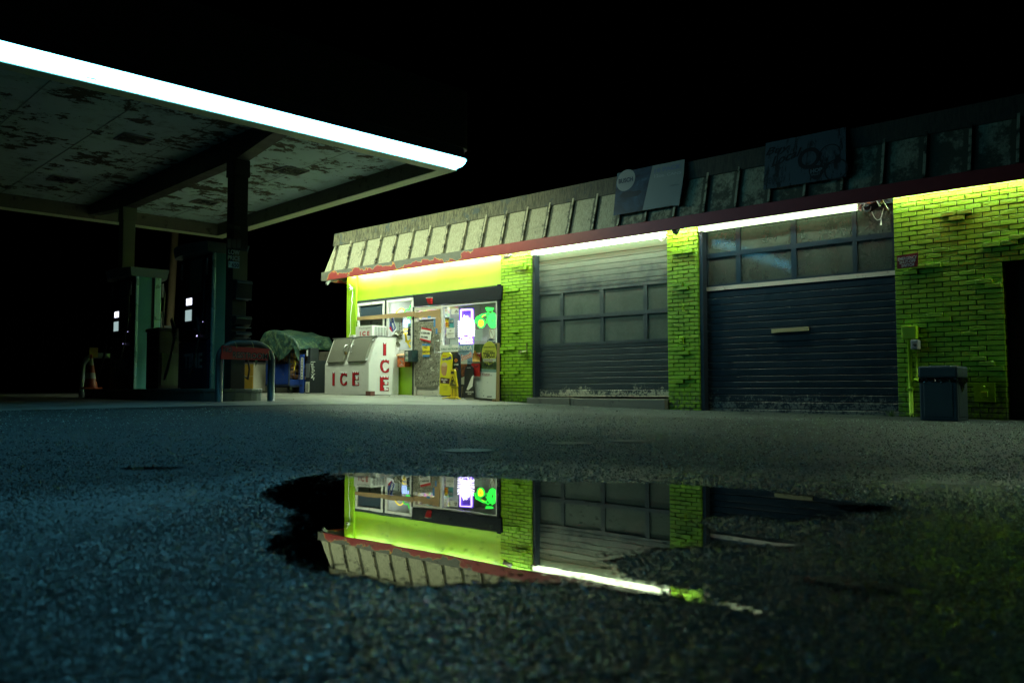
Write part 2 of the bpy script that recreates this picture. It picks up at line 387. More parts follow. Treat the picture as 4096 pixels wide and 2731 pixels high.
def asphalt(name, lo, hi):
    t = NT(name); x, y, z = t.sep(); nb = t.noise(.55, 6, .65); nm = t.noise(3.2, 6, .7)
    r1 = t.sep(t.vor(58, out='Color'))[0]; d1 = t.vor(58); r2 = t.sep(t.vor(120, out='Color'))[1]; d2 = t.vor(120); r3 = t.sep(t.vor(23, out='Color'))[2]
    big = t.math('MULTIPLY', t.rng(t.math('ADD', r1, t.math('MULTIPLY', t.math('SUBTRACT', r3, .5), .35)), .50, .82), t.rng(d1, .62, .3))
    fine = t.math('MULTIPLY', t.math('MULTIPLY', t.rng(r2, .6, .9), t.rng(d2, .6, .3)), .55)
    st = t.math('MAXIMUM', big, fine)
    # oil and tar stains, worn lanes, pits
    stain = t.rng(t.math('ADD', t.math('MULTIPLY', nb, .7), t.math('MULTIPLY', nm, .35)), .46, .66)
    st = t.math('MULTIPLY', st, t.math('SUBTRACT', 1.0, t.math('MULTIPLY', stain, .75)))
    c = t.mix(st, lo, hi)
    pit = t.math('MULTIPLY', t.rng(t.vor(9), .07, .045), t.rng(t.noise(14, 3), .5, .58)); c = t.mix(pit, c, (.001, .001, .001))
    ad = t.n('ShaderNodeVectorMath', operation='ADD'); nz_ = t.n('ShaderNodeTexNoise'); nz_.inputs['Scale'].default_value = 1.6; nz_.inputs['Detail'].default_value = 6; t.link(t.co(), nz_.inputs['Vector']); t.link(t.co(), ad.inputs[0]); t.link(nz_.outputs['Color'], ad.inputs[1])
    crack = t.rng(t.vor(.34, ad.outputs[0], 'DISTANCE_TO_EDGE'), .009, .004); c = t.mix(t.math('MULTIPLY', crack, .85), c, (.001, .0015, .0015))
    h = t.math('SUBTRACT', t.math('ADD', t.math('MULTIPLY', t.rng(d1, .8, .1), t.math('ADD', .3, r1)), t.math('MULTIPLY', t.math('MULTIPLY', t.rng(d2, .8, .1), r2), .5)), t.math('ADD', t.math('MULTIPLY', crack, 1.5), t.math('MULTIPLY', nm, .6)))
    q = t.math('SQRT', t.math('ADD', t.math('POWER', t.math('MULTIPLY', t.math('SUBTRACT', x, .5), .42), 2), t.math('POWER', t.math('MULTIPLY', t.math('SUBTRACT', y, 1.9), .5), 2)))
    wet = t.math('MULTIPLY', t.rng(t.math('ADD', q, t.math('MULTIPLY', t.math('SUBTRACT', nb, .5), 1.2)), 1.25, .45), 1.0)
    t.pbr(c, t.rng(wet, 0, 1, .62, .24), 0, t.bump(h, .8, .007), t.rng(wet, 0, 1, .22, .65)); return t.m
ASPH = asphalt('wet_asphalt', (.003, .0065, .007), (.21, .29, .265))
ground = setp(np_obj('ground', *gridmesh(XX, YY, ZZ), ASPH), 'dark coarse wet asphalt of the forecourt', 'ground', kind='structure')

# concrete apron under the canopy, its front edge is the saw-cut joint
ax = np.arange(-16, 2.2, .2); ay = np.concatenate([[0, .02], np.arange(.2, 13, .2)])
AX, AY = np.meshgrid(ax, ay); wob = np.array([.018 * noise.noise(Vector((x * 3.1, 0, 0))) + .01 * noise.noise(Vector((x * 17, 2, 0))) for x in ax])
AYw = AY + np.where(AY < .1, wob[None, :], 0)
cs, sn = math.cos(math.atan2(.6959, .7181)), math.sin(math.atan2(.6959, .7181))
AXW = -.937 + AX * cs - AYw * sn; AYW = 14.185 + AX * sn + AYw * cs
def concrete():
    t = NT('stained_concrete'); nb = t.noise(.9, 6, .65); c = t.mix(t.noise(60, 4, .7), (.12, .12, .105), (.25, .245, .21))
    c = t.mix(t.math('MULTIPLY', t.rng(nb, .42, .66), .8), c, (.04, .042, .037))
    c = t.mix(t.rng(t.vor(14), .09, .06), c, (.015, .015, .013))
    t.pbr(c, .6, 0, t.bump(t.noise(70, 4), .35, .006)); return t.m
apron = setp(np_obj('pavement', *gridmesh(AXW, AYW, gz(AXW, AYW) + .006), concrete()), 'stained concrete apron under the canopy', 'pavement', kind='structure')
mb = MB()
jx = np.arange(-16, 2.2, .08)
for i in range(len(jx) - 1):
    q = []
    for k, x in ((0, jx[i]), (0, jx[i + 1]), (1, jx[i + 1]), (1, jx[i])):
        w_ = .018 * noise.noise(Vector((x * 3.1, 0, 0))) + .01 * noise.noise(Vector((x * 17, 2, 0)))
        wd = .018 + .016 * noise.noise(Vector((x * 9, 7, 3)))
        y = w_ + (.008 if k else -wd - .008); q.append((x, y, gzc(x, y) + .0105))
    mb.quad(*q)
solo(mb, 'pavement_joint', 'ragged dark joint between apron and asphalt', 'joint', BLACK, CAN, kind='structure')

# ------------------------------------------------------------------ puddles
def g_at(u, v, z=0.0):
    r = ray(u, v); k = (z - HCAM) / r[2]; p = CAMP + k * r; return p[0], p[1]
def puddle_mat():
    t = NT('rain_water')
    a = t.n('ShaderNodeAttribute'); a.attribute_name = 'depth'; d = a.outputs['Fac']
    r1 = t.sep(t.vor(62, out='Color'))[0]; d1 = t.vor(62)
    peb = t.math('MULTIPLY', t.math('MULTIPLY', t.math('POWER', r1, 1.3), t.rng(d1, .7, .15)), .10)
    big = t.math('MULTIPLY', t.math('SUBTRACT', t.noise(7, 5, .6), .5), .12)
    lvl = t.math('SUBTRACT', t.math('ADD', d, big), peb)
    alpha = t.rng(lvl, .0, .006)
    film = t.rng(lvl, .03, .004)
    f = t.n('ShaderNodeFresnel'); f.inputs[0].default_value = 1.36
    wob_ = t.noise(5, 2)
    nr = t.bump(wob_, .012, .01)
    g = t.n('ShaderNodeBsdfGlossy'); t.link(t.math('MULTIPLY', film, .05), g.inputs['Roughness']); t.link(nr, g.inputs['Normal'])
    tb = t.n('ShaderNodeBsdfTransparent'); tb.inputs[0].default_value = (.1, .11, .11, 1)
    m = t.n('ShaderNodeMixShader'); t.link(t.math('MULTIPLY', f.outputs[0], .92), m.inputs[0]); t.link(tb.outputs[0], m.inputs[1]); t.link(g.outputs[0], m.inputs[2])
    t0 = t.n('ShaderNodeBsdfTransparent'); m2 = t.n('ShaderNodeMixShader')
    t.link(alpha, m2.inputs[0]); t.link(t0.outputs[0], m2.inputs[1]); t.link(m.outputs[0], m2.inputs[2]); t.link(m2.outputs[0], t.out.inputs[0]); return t.m
PUD = puddle_mat()
def sdf(px, py, pts):
    "signed distance, positive inside"
    P = np.array(pts); Q = np.roll(P, -1, 0); best = np.full(px.shape, 1e9); ins = np.zeros(px.shape, bool)
    for (x0, y0), (x1, y1) in zip(P, Q):
        dx, dy = x1 - x0, y1 - y0; tt = np.clip(((px - x0) * dx + (py - y0) * dy) / (dx * dx + dy * dy + 1e-12), 0, 1)
        best = np.minimum(best, (px - x0 - tt * dx) ** 2 + (py - y0 - tt * dy) ** 2)
        c = ((y0 > py) != (y1 > py)) & (px < (x1 - x0) * (py - y0) / (y1 - y0 + 1e-12) + x0); ins ^= c
    d = np.sqrt(best); return np.where(ins, d, -d)
K = 4096 / 2352
PUDDLES = [
 ([(768, 1084), (700, 1093), (640, 1108), (600, 1130), (598, 1150), (650, 1166), (664, 1186), (640, 1214), (618, 1246), (606, 1272), (640, 1291), (700, 1303), (800, 1327), (900, 1347), (1000, 1352), (1090, 1347), (1150, 1338), (1230, 1342),
   (1330, 1347), (1400, 1357), (1470, 1367), (1530, 1374), (1600, 1391), (1680, 1400), (1770, 1417), (1690, 1388), (1610, 1378), (1640, 1365), (1560, 1350), (1480, 1335), (1415, 1312), (1400, 1293), (1440, 1278), (1530, 1264), (1620, 1258), (1700, 1253), (1790, 1262), (1860, 1262), (1845, 1246), (1750, 1231),
   (1650, 1216), (1625, 1192), (1700, 1186), (1800, 1197), (1880, 1196), (1960, 1188), (2068, 1166), (1950, 1149), (1800, 1129), (1700, 1122), (1620, 1116), (1500, 1108), (1380, 1106), (1280, 1104), (1200, 1098), (1080, 1092), (960, 1090), (880, 1084)],
  'large rain puddle mirroring the lime shop front', 'puddle', .085),
 ([(255, 1077), (300, 1074), (360, 1072), (425, 1073), (430, 1076), (370, 1079), (300, 1080)], 'thin sliver of dark puddle on the asphalt before the pumps', 'puddle', .04),
 ([(1880, 1163), (1960, 1160), (2050, 1163), (2080, 1172), (2020, 1179), (1940, 1176)], 'small shallow puddle beyond the tip of the large one', 'puddle', .03),
 ([(1800, 1332), (1900, 1325), (2010, 1334), (2090, 1352), (2140, 1362), (2080, 1372), (1990, 1362), (1900, 1350)], 'faint shallow puddle near the bottom of the dark asphalt', 'puddle', .018),
]
for pts, lab, cat, dmax in PUDDLES:
    P = [g_at(u * K, v * K) for u, v in pts]; A = np.array(P)
    step = .012 if len(pts) > 20 else .015
    px, py = np.meshgrid(np.arange(A[:, 0].min() - .1, A[:, 0].max() + .1, step), np.arange(A[:, 1].min() - .1, A[:, 1].max() + .1, step))
    d = sdf(px, py, P)
    # the upper strip of the big puddle is only a film over the stones
    dep = np.clip(d, -.12, dmax)
    if len(pts) > 20: dep = dep - .06 * np.clip((py - 3.02) / .25, 0, 1) * (px > -.75) - .012 * np.clip((px - .55) / .3, 0, 1)
    zz = gz(px, py); zl = float(np.median(zz[d > 0])) if (d > 0).any() else 0
    vs, fs = gridmesh(px, py, np.full_like(zz, float(zz[d > -.02].max()) + .003))
    keep = (dep.ravel()[fs] > -.11).any(1); fs = fs[keep]
    o = np_obj('puddle', vs, fs, PUD)
    at_ = o.data.attributes.new('depth', 'FLOAT', 'POINT'); at_.data.foreach_set('value', dep.ravel().astype(np.float32))
    setp(o, lab, cat, kind='structure')

# ------------------------------------------------------------------ coarse aggregate of the worn asphalt
def aggregate():
    rg = np.random.default_rng(5); n = 190000
    v = rg.uniform(105, 1200, n); u = rg.uniform(-2500, 2500, n); Y = HCAM * FOC / v; X = u / FOC * Y
    r = np.minimum(rg.uniform(.65, 1.35, n) * Y / 840, .0062) * rg.uniform(.7, 1.25, n)
    keep = np.ones(n, bool)
    for i, (pts, lab, cat, dmax) in enumerate(PUDDLES):
        d = sdf(X, Y, [g_at(a * K, b * K) for a, b in pts])
        sh = d - (.07 * np.clip((Y - 3.0) / .25, 0, 1) * (X > -.75) + .03 * np.clip((X - .5) / .3, 0, 1) if i == 0 else 0)
        keep &= sh < rg.exponential(.016, n)
    lump = np.array([noise.noise(Vector((x * 2.2, y * 2.2, 0))) for x, y in zip(X, Y)]); keep &= rg.uniform(-.75, .75, n) < lump + .25
    X, Y, r = X[keep], Y[keep], r[keep]; n = len(X); Z = gz(X, Y)
    a0 = rg.uniform(0, 6.28, n); V = np.zeros((n, 8, 3)); h = r * rg.uniform(.5, 1.05, n); tx, ty = rg.uniform(-.25, .25, (2, n)) * r
    for k in range(4):
        a = a0 + k * math.pi / 2 + rg.uniform(-.3, .3, n); rr = r * rg.uniform(.75, 1.2, n)
        V[:, k] = np.stack([X + rr * np.cos(a), Y + rr * np.sin(a), Z - .001], 1)
        q = rg.uniform(.4, .75, n); V[:, 4 + k] = np.stack([X + tx + rr * q * np.cos(a), Y + ty + rr * q * np.sin(a), Z + h * rg.uniform(.75, 1.1, n)], 1)
    F = np.array([[4, 5, 6, 7], [0, 1, 5, 4], [1, 2, 6, 5], [2, 3, 7, 6], [3, 0, 4, 7]]); faces = (F[None] + 8 * np.arange(n)[:, None, None]).reshape(-1, 4)
    me = bpy.data.meshes.new('gravel'); me.vertices.add(n * 8); me.vertices.foreach_set('co', V.reshape(-1)); me.loops.add(faces.size); me.loops.foreach_set('vertex_index', faces.reshape(-1).astype(np.int32)); me.polygons.add(len(faces)); me.polygons.foreach_set('loop_start', np.arange(0, faces.size, 4, dtype=np.int32)); me.update(calc_edges=True)
    t = NT('wet_stone'); g = t.n('ShaderNodeNewGeometry'); c = t.ramp(g.outputs['Random Per Island'], [(0, (.004, .009, .009)), (.4, (.045, .07, .066)), (.75, (.24, .32, .3)), (1, (.66, .76, .7))]); t.pbr(c, t.rng(g.outputs['Random Per Island'], 0, 1, .25, .6), 0, None, .5)
    me.materials.append(t.m); o = bpy.data.objects.new('gravel', me); COL.objects.link(o); ORG[o.name] = Vector((0, 0, 0))
    setp(o, 'coarse stone grains standing out of the worn asphalt', 'gravel', kind='stuff')
aggregate()

# ================================================================== BUILDING
Z_SOF = 3.30; DPT = .15
b = thing('gas_station_building', 'long low lime green gas station shop with two garage bays and a mansard roof', 'building', FAC, (-3, 2, 0))
# ---- smooth store walls
mb = MB()
mb.box(-9.0, -7.75, 0, .16, 2.46, Z_SOF + .2); mb.box(-7.746, -6.28, .002, .16, 2.46, Z_SOF + .2); mb.box(-6.276, -4.41, 0, .16, 2.46, Z_SOF + .2)
mb.box(-9.37, -9.0, -.03, .16, -.2, Z_SOF + .2)
mb.box(-9.04, -9.0, -.05, -.03, .0, Z_SOF)                                   # corner trim
mb.box(-9.0, -7.02, .02, .16, -.2, 1.16)                                      # wall under the shop windows
mb.box(-9.37, -9.2, .16, 9, -.2, Z_SOF + .9); mb.box(-9.2, 8.2, 8.9, 9, -.2, Z_SOF + .9); mb.box(8.1, 8.2, .2, 8.9, -.2, Z_SOF + .9)
mb.build('wall', LIMEFLAT, b)
mb = MB(); mb.box(-9.0, -7.03, -.012, .1, 2.395, 2.46); mb.build('window_head_trim', M((.015, .025, .03), .5), b)
mb = MB(); mb.box(-8.99, -7.03, -.07, .05, 1.16, 1.2, .006); mb.build('window_sill', WHITE, b)

# ---- brickwork: every brick a chamfered block in front of dark mortar
def bricks(mb, x0, x1, z0, z1, yf=0.0, out=(), depth=.09, phase=0, skip=None, ret=None, edge_jit=True):
    C = .0677; L = .2032; J = .0125; n = int(round((z1 - z0) / C))
    rows = []
    for i in range(n):
        za = z0 + i * C; off = 0 if (i + phase) % 2 == 0 else -L / 2
        x = x0 + off
        while x < x1 - .015:
            a, e = max(x, x0), min(x + L, x1)
            if e - a > .03: rows.append((a + (J / 2 if a > x0 else 0), e - (J / 2 if e < x1 else 0), za + J / 2, za + C - J / 2))
            x += L
    proud = {}
    for (px, pz) in out:
        j = min(range(len(rows)), key=lambda q: ((rows[q][0] + rows[q][1]) / 2 - px) ** 2 + 9 * ((rows[q][2] + rows[q][3]) / 2 - pz) ** 2); proud[j] = 1
    for j, (a, e, p, q) in enumerate(rows):
        if skip and skip(a, e, p, q): continue
        o = .034 if j in proud else R.uniform(-.0025, .0025); c = .0035; yy = yf - o
        da = R.uniform(-.003, .003) if edge_jit else 0
        vs = [(a, yf + depth, p), (e, yf + depth, p), (e, yf + depth, q), (a, yf + depth, q), (a + da * (a > x0), yy + c, p), (e, yy + c, p), (e, yy + c, q), (a + da * (a > x0), yy + c, q),
              (a + c, yy + R.uniform(0, .0015), p + c), (e - c, yy + R.uniform(0, .0015), p + c), (e - c, yy + R.uniform(0, .0015), q - c), (a + c, yy + R.uniform(0, .0015), q - c)]
        fs = [(8, 9, 10, 11)]
        for k in range(4):
            l = (k + 1) % 4; fs += [(k, l, 4 + l, 4 + k), (4 + k, 4 + l, 8 + l, 8 + k)]
        mb._add(vs, fs, False)
def px1(lst, ox, oy, k): return [at(ox + x / k, oy + y / k) for x, y in lst]
o1 = px1([(225, 412), (285, 408), (150, 605), (200, 598), (125, 1035), (165, 1030), (130, 1058), (215, 900), (135, 1210), (190, 1208), (240, 1200), (225, 1205)], 1950, 850, 1.889)
o2 = px1([(410, 635), (580, 612), (420, 1140), (505, 1192)], 2600, 850, 3.918) + px1([(430, 460), (512, 520), (515, 905), (425, 965)], 2600, 1280, 3.918)
o3 = px1([(410, 320), (500, 300), (458, 340), (840, 443), (750, 485), (690, 492), (330, 614), (240, 626), (215, 655), (640, 708), (670, 738), (345, 906), (385, 935), (590, 1165), (660, 1190), (690, 1218), (200, 655)], 3500, 650, 1.465)
MOR = .018
for (x0, x1_, outs, ph, lab) in ((-4.41, -3.62, o1, 0, 'pillar between shop window and first garage bay'), (-.575, 0.0, o2, 1, 'pillar between the two garage bays')):
    mb = MB(); mb.m = 0; z0 = -.08
    bricks(mb, x0, x1_, z0, Z_SOF + .05, 0, outs, .02, ph)
    # right return of the pillar, alternate courses show a header
    n = int(round((Z_SOF + .05 - z0) / .0677))
    for i in range(n):
        za = z0 + i * .0677 + .005; jx_ = R.uniform(-.003, .004); c = .003
        mb.box(x1_ - .004, x1_ + .011 + jx_, .011 if i % 2 else .005, .18, za, za + .057)
        mb.box(x0 - .008, x0 + .004, .008, .18, za, za + .057)
    mb.m = 1; mb.box(x0 + .004, x1_ - .004, MOR, .2, -.2, Z_SOF + .1)
    setp(mb.build('brick_pillar', [BRICK, MORTAR], b), lab)
mb = MB(); bricks(mb, 3.10, 8.2, -.15, Z_SOF + .05, 0, o3, .02, 0, skip=lambda a, e, p, q: a >= 4.43 and e < 5.38 and q < 2.06 or (a < 4.43 < e and q < 2.06))
for i in range(33):
    za = -.15 + i * .0677 + .005; mb.box(3.10 + (0 if i % 2 == 0 else .1016), 4.43 + R.uniform(-.003, .003), -.001, .1, za, za + .057) if False else None
    mb.box(4.23 + (.1 if i % 2 else 0), 4.432 + R.uniform(-.004, .003), R.uniform(-.002, .001), .16, za, za + .0565)
mb.m = 1; mb.box(3.106, 4.426, MOR, .2, -.2, Z_SOF + .1); mb.box(4.426, 5.39, MOR, .2, 2.06, Z_SOF + .1); mb.box(5.39, 8.2, MOR, .2, -.2, Z_SOF + .1)
setp(mb.build('brick_wall', [BRICK, MORTAR], b), None)
mb = MB(); mb.box(4.43, 5.39, .2, .25, -.1, 2.06); mb.box(4.43, 5.39, .12, .2, .07, .09); mb.build('side_door', M((.004, .005, .005), .6), b)

# ---- black header board over entrance
mb = MB(); mb.prism(poly([(1653, 1180), (2006, 1142), (2003, 1197), (1655, 1226)], .05), -.05, .01)
mb.box(-4.475, -4.405, -.04, .05, .1, 2.47)
mb.build('header_board', M((.006, .010, .014), .85, var=.4, scale=20, bump=.3, bs=30, dirt=(.03, .03, .02), da=.64, ds=26, spec=.2), b)
# ---- boarded entrance door
def camo_board():
    t = NT('camouflage_sheet'); n = t.noise(11, 7, .75, None, 1.2); n2 = t.noise(30, 5, .7)
    c = t.ramp(t.math('ADD', t.math('MULTIPLY', n, .8), t.math('MULTIPLY', n2, .25)), [(.43, (.03, .032, .022)), (.49, (.16, .155, .11)), (.53, (.3, .29, .22)), (.565, (.06, .06, .045)), (.61, (.5, .5, .4))])
    z = t.sep()[2]; ln = t.math('FRACT', t.math('MULTIPLY', z, 7.5)); c = t.mix(t.rng(ln, .05, .02), c, (.02, .02, .015))
    t.pbr(c, .6, 0, t.bump(n2, .3, .01)); return t.m
d = MB(); d.box(-6.97, -6.90, -.02, .06, .22, 2.17); d.box(-6.2, -6.12, -.02, .06, .22, 2.17); d.box(-6.9, -6.2, -.02, .06, 2.1, 2.17)
d.box(-6.9, -6.2, .012, .05, .24, .55); dr = d.build('door', CREAM, b)
d = MB(); bx = poly([(1656, 1287), (1760, 1287), (1757, 1540), (1748, 1543), (1740, 1547), (1658, 1545)], .03); d.prism(bx, -.03, .012); d.build('camouflage_panel', camo_board(), dr)
d = MB(); d.prism(poly([(1660, 1250), (1760, 1236), (1760, 1268), (1660, 1271)], .034), -.036, .012); d.build('plywood_strip', WOODX, dr)
d = MB(); d.prism(poly([(1742, 1270), (1762, 1268), (1762, 1330), (1742, 1330)], .036), -.038, .0); d.build('plywood_strip', WOODZ, dr)
d = MB(); hx = rect(1738, 1363, 1759, 1410, .1)
d.tube([(hx[1], -.03, hx[3]), (hx[1], -.09, hx[3]), (hx[0], -.1, hx[3] - .0), (hx[0], -.1, hx[2]), (hx[1], -.09, hx[2]), (hx[1], -.03, hx[2])], .012, 10); d.build('handle', STEEL, dr)
for (u0, v0, u1, v1) in ((1711, 1264, 1724, 1273), (1735, 1276, 1742, 1307), (1743, 1313, 1750, 1335)):
    r_ = rect(u0, v0, u1, v1, .036); d = MB(); d.box(r_[0], r_[1], -.0405, -.0385, r_[2], r_[3]); d.build('blue_tape', BLUET, dr)
# ---- shop windows
def window(name_z, x0, x1, z0, z1, fw, mat, gl, extra=None, yb=.0):
    m = MB(); m.box(x0, x1, yb - .02, yb + .05, z1 - fw, z1); m.box(x0, x1, yb - .02, yb + .05, z0, z0 + fw); m.box(x0, x0 + fw, yb - .018, yb + .05, z0 + fw, z1 - fw); m.box(x1 - fw, x1, yb - .018, yb + .05, z0 + fw, z1 - fw)
    w = m.build('window', mat, b); m = MB(); m.quad((x0 + fw, yb + .02, z0 + fw), (x1 - fw, yb + .02, z0 + fw), (x1 - fw, yb + .02, z1 - fw), (x0 + fw, yb + .02, z1 - fw)); m.build('pane', gl, w); return w
window('', -8.985, -7.995, 1.2, 2.393, .055, WHITE, GLASS); window('', -7.915, -7.025, 1.2, 2.393, .055, WHITE, GLASS)
m = MB(); m.box(-7.995, -7.915, -.01, .06, 1.2, 2.393); m.box(-7.022, -6.972, -.025, .06, .2, 2.18); m.build('window_post', M((.02, .03, .035), .5), b)
window('', -6.117, -4.477, 1.24, 2.17, .05, WHITE, GLASS)
m = MB(); m.box(-6.117, -4.477, .0, .06, .18, 1.24); m.box(-6.2, -4.45, -.12, .02, .08, .18); m.build('kickboard', M((.05, .045, .032), .7, var=.4, bump=.2), b)
# ---- garage bays
def garage(x0, x1, lines, wins, zbot, ztop, mat, gl, yb, extra=()):
    prof = []; zs = sorted(set(lines)); y0 = yb
    segs = []; cur = zbot
    m = MB()
    def slat(a, c):
        g = .011
        m.xprism([(y0, a + g), (y0 - .004, c - .011), (y0 + .004, c - .004), (y0 + .015, c - .001), (y0 + .03, c - .001), (y0 + .03, a - .001), (y0 + .015, a - .001), (y0 + .013, a + g - .003)], x0, x1)
    cuts = [zbot] + zs + [ztop]
    wr = [(w[2], w[3]) for w in wins]
    lo = min(q[0] for q in wr) - .05 if wr else 9; hi = max(q[1] for q in wr) + .05 if wr else 9
    for a, c in zip(cuts[:-1], cuts[1:]):
        if wr and a < hi - .01 and c > lo + .01: continue
        slat(a, c)
    dd = m.build('garage_door', mat, b)
    if wr:
        m = MB(); zmid = sorted(set([round(q, 3) for w in wins for q in (w[2], w[3])])); 
        rows_ = sorted(set((w[2], w[3]) for w in wins)); cols_ = sorted(set((w[0], w[1]) for w in wins))
        y1 = y0 - .006; xe = [x0] + [q for c_ in cols_ for q in c_] + [x1]
        zlo = max([c for c in cuts if c <= lo + .012], default=lo); zhi = min([c for c in cuts if c >= hi - .012], default=hi)
        ze = [zlo] + [q for r_ in rows_ for q in r_] + [zhi]
        for i in range(0, len(ze), 2): m.box(x0, x1, y1, y0 + .035, ze[i], ze[i + 1])
        for i in range(0, len(xe), 2):
            for r_ in rows_: m.box(xe[i], xe[i + 1], y1 + .002, y0 + .033, r_[0], r_[1])
        fr_ = m.build('window_frame', mat, dd)
        m = MB()
        for w in wins: m.quad((w[0], y0 + .02, w[2]), (w[1], y0 + .02, w[2]), (w[1], y0 + .02, w[3]), (w[0], y0 + .02, w[3]))
        m.build('glazing', gl, dd)
    return dd
YB = .17; T = -YB
zl1 = [at(2150, 950 + y / 3.918, T)[1] for y in (390, 465, 545, 630, 715, 805)] + [at(2150, 1280 + y / 3.918, T)[1] for y in (487, 577, 665, 753, 825, 905, 995, 1088, 1175)]
g1c = [(at(a, 1300, T)[0], at(c, 1300, T)[0]) for a, c in ((2159, 2241), (2254, 2400), (2415, 2575), (2590, 2672))]
r1 = (at(2165, 1270, T)[1], at(2165, 1181, T)[1]); r2 = (at(2165, 1376, T)[1], at(2165, 1285, T)[1])
zl1 += [r2[0] - .055, r1[1] + .055]
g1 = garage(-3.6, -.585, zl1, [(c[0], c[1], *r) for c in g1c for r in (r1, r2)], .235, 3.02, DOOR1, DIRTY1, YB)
zl2 = [at(2823, 880 + y / 3.918, T)[1] for y in (1140, 1240, 1345, 1450, 1548)] + [at(2823, 1280 + y / 3.918, T)[1] for y in (70, 178, 283, 385, 470, 565, 668, 772, 880, 964, 1060, 1168, 1272, 1382)]
g2c = [(at(a, 1080, T)[0], at(c, 1080, T)[0]) for a, c in ((2832, 2945), (2963, 3166), (3187, 3412), (3430, 3570))]
r2b = (at(2832, 1141, T)[1], at(2832, 1034, T)[1]); r2a = (at(2832, 1016, T)[1], at(2832, 932, T)[1] + .02)
zl2 += [r2b[0] - .055]
g2 = garage(.03, 3.095, zl2, [(c[0], c[1], *r) for c in g2c for r in (r2a, r2b)], -.12, r2a[1] + .06, DOOR2, DIRTY2, YB)
m = MB(); m.box(.03, 3.095, YB - .016, YB - .007, at(2823, 1166, T)[1], at(2823, 1151, T)[1] + .003); setp(m.build('cream_rail', CREAM, g2), 'cream painted rail under the glazing')
q = rect(3091, 1306, 3238, 1330, T); m = MB(); m.prism(poly([(3090, 1317), (3238, 1307), (3238, 1322), (3090, 1332)], -T * -1), YB - .04, YB - .004); setp(m.build('wooden_slat', M((.5, .43, .22), .6), g2), 'short pale wooden slat')
for x0, x1_, zb in ((-3.62, -.575, .2), (0.0, 3.1, -.2)):
    m = MB(); m.box(x0 + (.016 if x0 < -1 else .016), x0 + .075, .03, .2, zb, 3.1); m.box(x1_ - .02, x1_ - .006, .08, .2, zb, 3.1)
    m.box(x0, x1_, .1, .2, 3.0 if x0 < -1 else 3.02, 3.45); m.build('door_jamb', NAVY, b)
m = MB(); m.box(-3.62, -2.6, -.12, .2, -.1, .215, .008); m.box(-2.59, -.59, -.1, .2, -.1, .2, .008); m.build('door_sill', M((.17, .17, .14), .75, bump=.25, dirt=(.07, .07, .06)), b)
# ---- eaves, mansard, cap
OV, FB, FT = .45, 2.965, 3.165
XL, XR = -9.37 - OV, 8.6
def ring(o_, z): return [(XL + .45 - o_, 8.9, z), (XL + .45 - o_, -o_, z), (XR, -o_, z)]
def strip(mb, oa, za, ob, zb):
    a, c = ring(oa, za), ring(ob, zb)
    for i in range(2): mb.quad(a[i], a[i + 1], c[i + 1], c[i])
m = MB(); strip(m, OV, FB, OV, FT); strip(m, OV, FT, OV - .04, FT + .012); strip(m, OV - .045, FB, OV, FB); strip(m, OV - .085, Z_SOF + .005, OV - .045, FB); m.build('fascia', FASC, b)
m = MB(); e_ = OV - .085; m.quad((XL + .45 - e_, 8.9, Z_SOF), (XL + .45 - e_, -e_, Z_SOF), (XL + .45, -e_, Z_SOF), (XL + .45, 8.9, Z_SOF)); m.quad((XL + .45, .02, Z_SOF), (XL + .45, -e_, Z_SOF), (XR, -e_, Z_SOF), (XR, .02, Z_SOF)); m.build('soffit', M((.62, .62, .5), .6, dirt=(.3, .28, .2), da=.58), b)
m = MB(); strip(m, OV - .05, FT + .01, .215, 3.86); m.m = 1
x = -9.48; ribs = [-9.48]
while x < XR: x += .5465; ribs.append(x)
ribs = [-9.48] + [-8.94 + .5465 * k for k in range(33) if -8.94 + .5465 * k < XR]
for x in ribs:
    y0, z0, y1, z1 = -(OV - .05), FT + .012, -.215, 3.86; dx = 0.0
    n_ = Vector((0, -(z1 - z0), -(y0 - y1) * -1)).normalized(); ny, nz = -.962, .272
    w, h = .018, .038
    vs = []
    for (yy, zz) in ((y0, z0), (y1, z1)):
        for (sx, hh) in ((-w, 0.0), (w, 0.0), (w, h), (-w, h)): vs.append((x + sx, yy + ny * hh, zz + nz * hh))
    m._add(vs, [(0, 1, 5, 4), (1, 2, 6, 5), (2, 3, 7, 6), (3, 0, 4, 7), (0, 3, 2, 1), (4, 5, 6, 7)])
for i in range(15):
    y = 8.5 - i * .5465 - .3; o0, o1_ = .4, .215
    m._add([(XL + .45 - o0 - .03, y - .018, FT + .02), (XL + .45 - o0 - .03, y + .018, FT + .02), (XL + .45 - o1_ - .03, y + .018, 3.86), (XL + .45 - o1_ - .03, y - .018, 3.86), (XL + .45 - o0, y - .018, FT), (XL + .45 - o0, y + .018, FT), (XL + .45 - o1_, y + .018, 3.86), (XL + .45 - o1_, y - .018, 3.86)], [(0, 1, 2, 3), (0, 3, 7, 4), (1, 5, 6, 2)])
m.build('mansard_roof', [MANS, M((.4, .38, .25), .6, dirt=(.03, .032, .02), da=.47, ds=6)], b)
m = MB(); strip(m, .26, 3.80, .235, 4.10); strip(m, .235, 4.10, .1, 4.11); strip(m, .2, 3.80, .26, 3.80)
m.build('roof_cap', CAPM, b)
m = MB(); m.box(XL + .45, XR, -.12, 8.9, 4.02, 4.06); m.build('roof', M((.03, .03, .03), .8), b)
